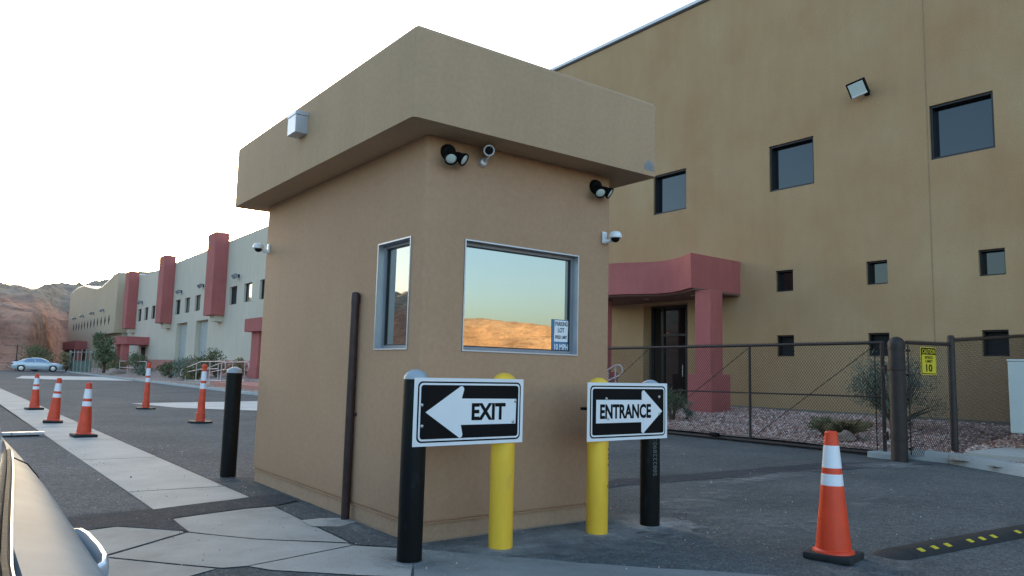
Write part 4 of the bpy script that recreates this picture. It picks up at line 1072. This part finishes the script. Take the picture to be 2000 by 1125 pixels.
# ------------------------------------------------------------------ the car at the left edge: lower body, lowered side window, door handle
t = thing('near_car', (-.7, 2.0, 0), 'silver car flank with a door handle at the left edge of the view', 'car')
def fl(y):
    k = sm(4.6, 6.6, y); q = sm(.2, -1.6, y)
    return .27+.022*math.exp(-((y-2.7)/1.1)**2)-.16*k-.05*q, 1-.16*k
def csec(y):
    x, s = fl(y); B = 1.125*s+.0
    R_ = [(x-.07, .30), (x-.01, .42), (x+.005, .62), (x+.002, .84), (x-.008, .965*s), (x-.022, 1.035*s), (x-.055, 1.078*s), (x-.105, 1.105*s), (x-.165, 1.118*s), (x-.175, 1.100*s), (x-.20, 1.06*s)]
    Lm = [(-1.55-a[0]+.05+.0, a[1]) for a in reversed(R_)]
    return [(a, y, z) for a, z in R_+Lm]
yy = rng(-1.6, 6.3, .23)
bd = MB().loft([csec(y) for y in yy]).build('body', M['car_silver'], t, 60)
# seal and half lowered glass along the belt line
def strip_(name, mat, prof, y0=.2, y1=2.75, parent=None):
    secs = []
    for y in rng(y0, y1, .15):
        x, s = fl(y); o_ = .05*max(0, y-1.2); secs.append([(x+a+o_, y, z*s) for a, z in prof])
    return MB().loft(secs).build(name, mat, parent or t, 40)
strip_('window_seal', M['black_rubber'], [(-.180, 1.112), (-.179, 1.124), (-.183, 1.130), (-.190, 1.129), (-.191, 1.105)])
strip_('belt_trim', M['alu'], [(-.174, 1.1165), (-.175, 1.121), (-.178, 1.122), (-.179, 1.112)])
strip_('side_window', M['car_glass'], [(-.193, 1.09), (-.191, 1.13), (-.214, 1.20), (-.218, 1.20), (-.199, 1.13), (-.199, 1.09)])
# door handle
h = MB()
pts = [(.262, 2.16, .955), (.285, 2.155, .962), (.303, 2.12, .966), (.309, 2.05, .968), (.311, 1.9, .968), (.309, 1.82, .966), (.300, 1.77, .962), (.262, 1.745, .955)]
secs = []
for i, p in enumerate(pts):
    hz = .031 if 0 < i < len(pts)-1 else .024; hx = .011
    a = Vector(pts[max(0, i-1)]); e = Vector(pts[min(len(pts)-1, i+1)]); tt = (e-a).normalized(); nn = tt.cross(Vector((0, 0, 1))).normalized()
    c = Vector(p); secs.append([tuple(c+nn*hx*math.cos(q*math.pi/5)+Vector((0, 0, hz*math.sin(q*math.pi/5)))) for q in range(10)])
h.loft(secs).build('door_handle', plain('handle_silver', (.72, .78, .84), .22, .5, var=.02), t, 60)
for (y0, y1) in ((2.78, 2.784), (.62, .624)):
    secs = []
    for y in (y0, y1+.004):
        x, s = fl(y); secs.append([(x+.007, y, .62), (x+.004, y, .84), (x-.0055, y, .965*s), (x-.0195, y, 1.037*s), (x-.053, y, 1.081*s), (x-.104, y, 1.108*s), (x-.16, y, 1.1205*s), (x-.16, y, 1.1*s), (x-.1, y, 1.09*s), (x-.06, y, 1.06*s), (x-.03, y, .95), (x-.01, y, .62)])
    MB().loft(secs).build('door_gap', M['black'], t)
wl = MB()
for y in (-.6, 4.9):
    for s_, x_ in ((1, .02), (-1, -1.52)):
        MB().lathe([(.24, 0), (.36, .0), (.375, .04), (.375, .2), (.36, .23), (.25, .23), (0, .2)], (x_, y, .365), 28, (s_, 0, 0)).build('wheel', M['tyre'], t, 40)
wl.bm.free()

# metal bar lying on the lane
t = thing('metal_bar', (1.2, 16.6, 0), 'pale metal bar lying across the lane beside the concrete strip', 'bar')
MB().box(.1, 1.62, 16.30, 16.42, .03, .085, .008).build('bar', M['alu'], t)
MB().box(.1, 1.55, 16.43, 16.52, .0, .03, .004).build('bar_shadow', M['black_rubber'], t)  # black strip low behind the bar, painted in as its shadow
MB().box(1.10, 1.13, 16.29, 16.425, .028, .088, .002).build('clamp', M['alu_dark'], t)
ms = MB(); rs = random.Random(11)
for k in range(900):
    y = rs.uniform(3.0, 14); x = rs.uniform(.6, 11)
    if BX0-.05 < x < BX1+.05 and y > BY0-.05: continue
    if rs.random() < .5: x = rs.choice([2.75, 1.72, 3.05, 5.6])+rs.gauss(0, .12)
    s_ = rs.uniform(.003, .009)*(1 if rs.random() < .93 else 1.8); a = rs.uniform(0, 6.28)
    vs = [ms.bm.verts.new((x+s_*math.cos(a+i*2.1), y+s_*math.sin(a+i*2.1), .006)) for i in range(3)]
    t_ = ms.bm.verts.new((x, y, .008+s_))
    for i in range(3): ms.bm.faces.new((vs[i], vs[(i+1) % 3], t_))
tag(ms.build('grit', M['stones'], recalc=False), 'tiny pale stone chips scattered over the lanes around the booth', 'grit', kind='stuff')

# ------------------------------------------------------------------ camera, light, world
cam = bpy.data.cameras.new('camera'); co = bpy.data.objects.new('camera', cam); COL.objects.link(co)
r_ = Vector((0.79820441, -0.60188185, 0.02465702)); u_ = Vector((-0.08548578, -0.07266175, 0.99368629)); f_ = Vector((0.59629012, 0.7952726, 0.10945126))
mw = Matrix((r_, u_, -f_)).transposed().to_4x4(); mw.translation = Vector((0, 0, 1.40)); co.matrix_world = mw
cam.sensor_fit = 'HORIZONTAL'; cam.sensor_width = 36; cam.lens = 26.48; cam.clip_start = .02; cam.clip_end = 3000
sc.camera = co
SUN_EL, SUN_AZ = R(6.0), R(16.7)
sd = Vector((math.sin(SUN_AZ)*math.cos(SUN_EL), math.cos(SUN_AZ)*math.cos(SUN_EL), math.sin(SUN_EL)))
sl = bpy.data.lights.new('sun', 'SUN'); sl.energy = 4.0; sl.angle = R(.5); sl.color = (1., .80, .58)
so = bpy.data.objects.new('sun', sl); COL.objects.link(so)
so.rotation_euler = sd.to_track_quat('Z', 'Y').to_euler()
wd = bpy.data.worlds.new('World'); sc.world = wd; wd.use_nodes = True
nt = wd.node_tree; bg = nt.nodes['Background']
sky = nt.nodes.new('ShaderNodeTexSky'); sky.sky_type = 'NISHITA'; sky.sun_disc = False
sky.sun_elevation = SUN_EL; sky.sun_rotation = SUN_AZ
sky.air_density = .9; sky.dust_density = 3.2; sky.ozone_density = 1.5; sky.altitude = 400
nt.links.new(sky.outputs[0], bg.inputs['Color']); bg.inputs['Strength'].default_value = .12
sc.view_settings.view_transform = 'Standard'; sc.view_settings.look = 'None'; sc.view_settings.gamma = 1
sc.view_settings.exposure = 2.76
sc.cycles.max_bounces = 8
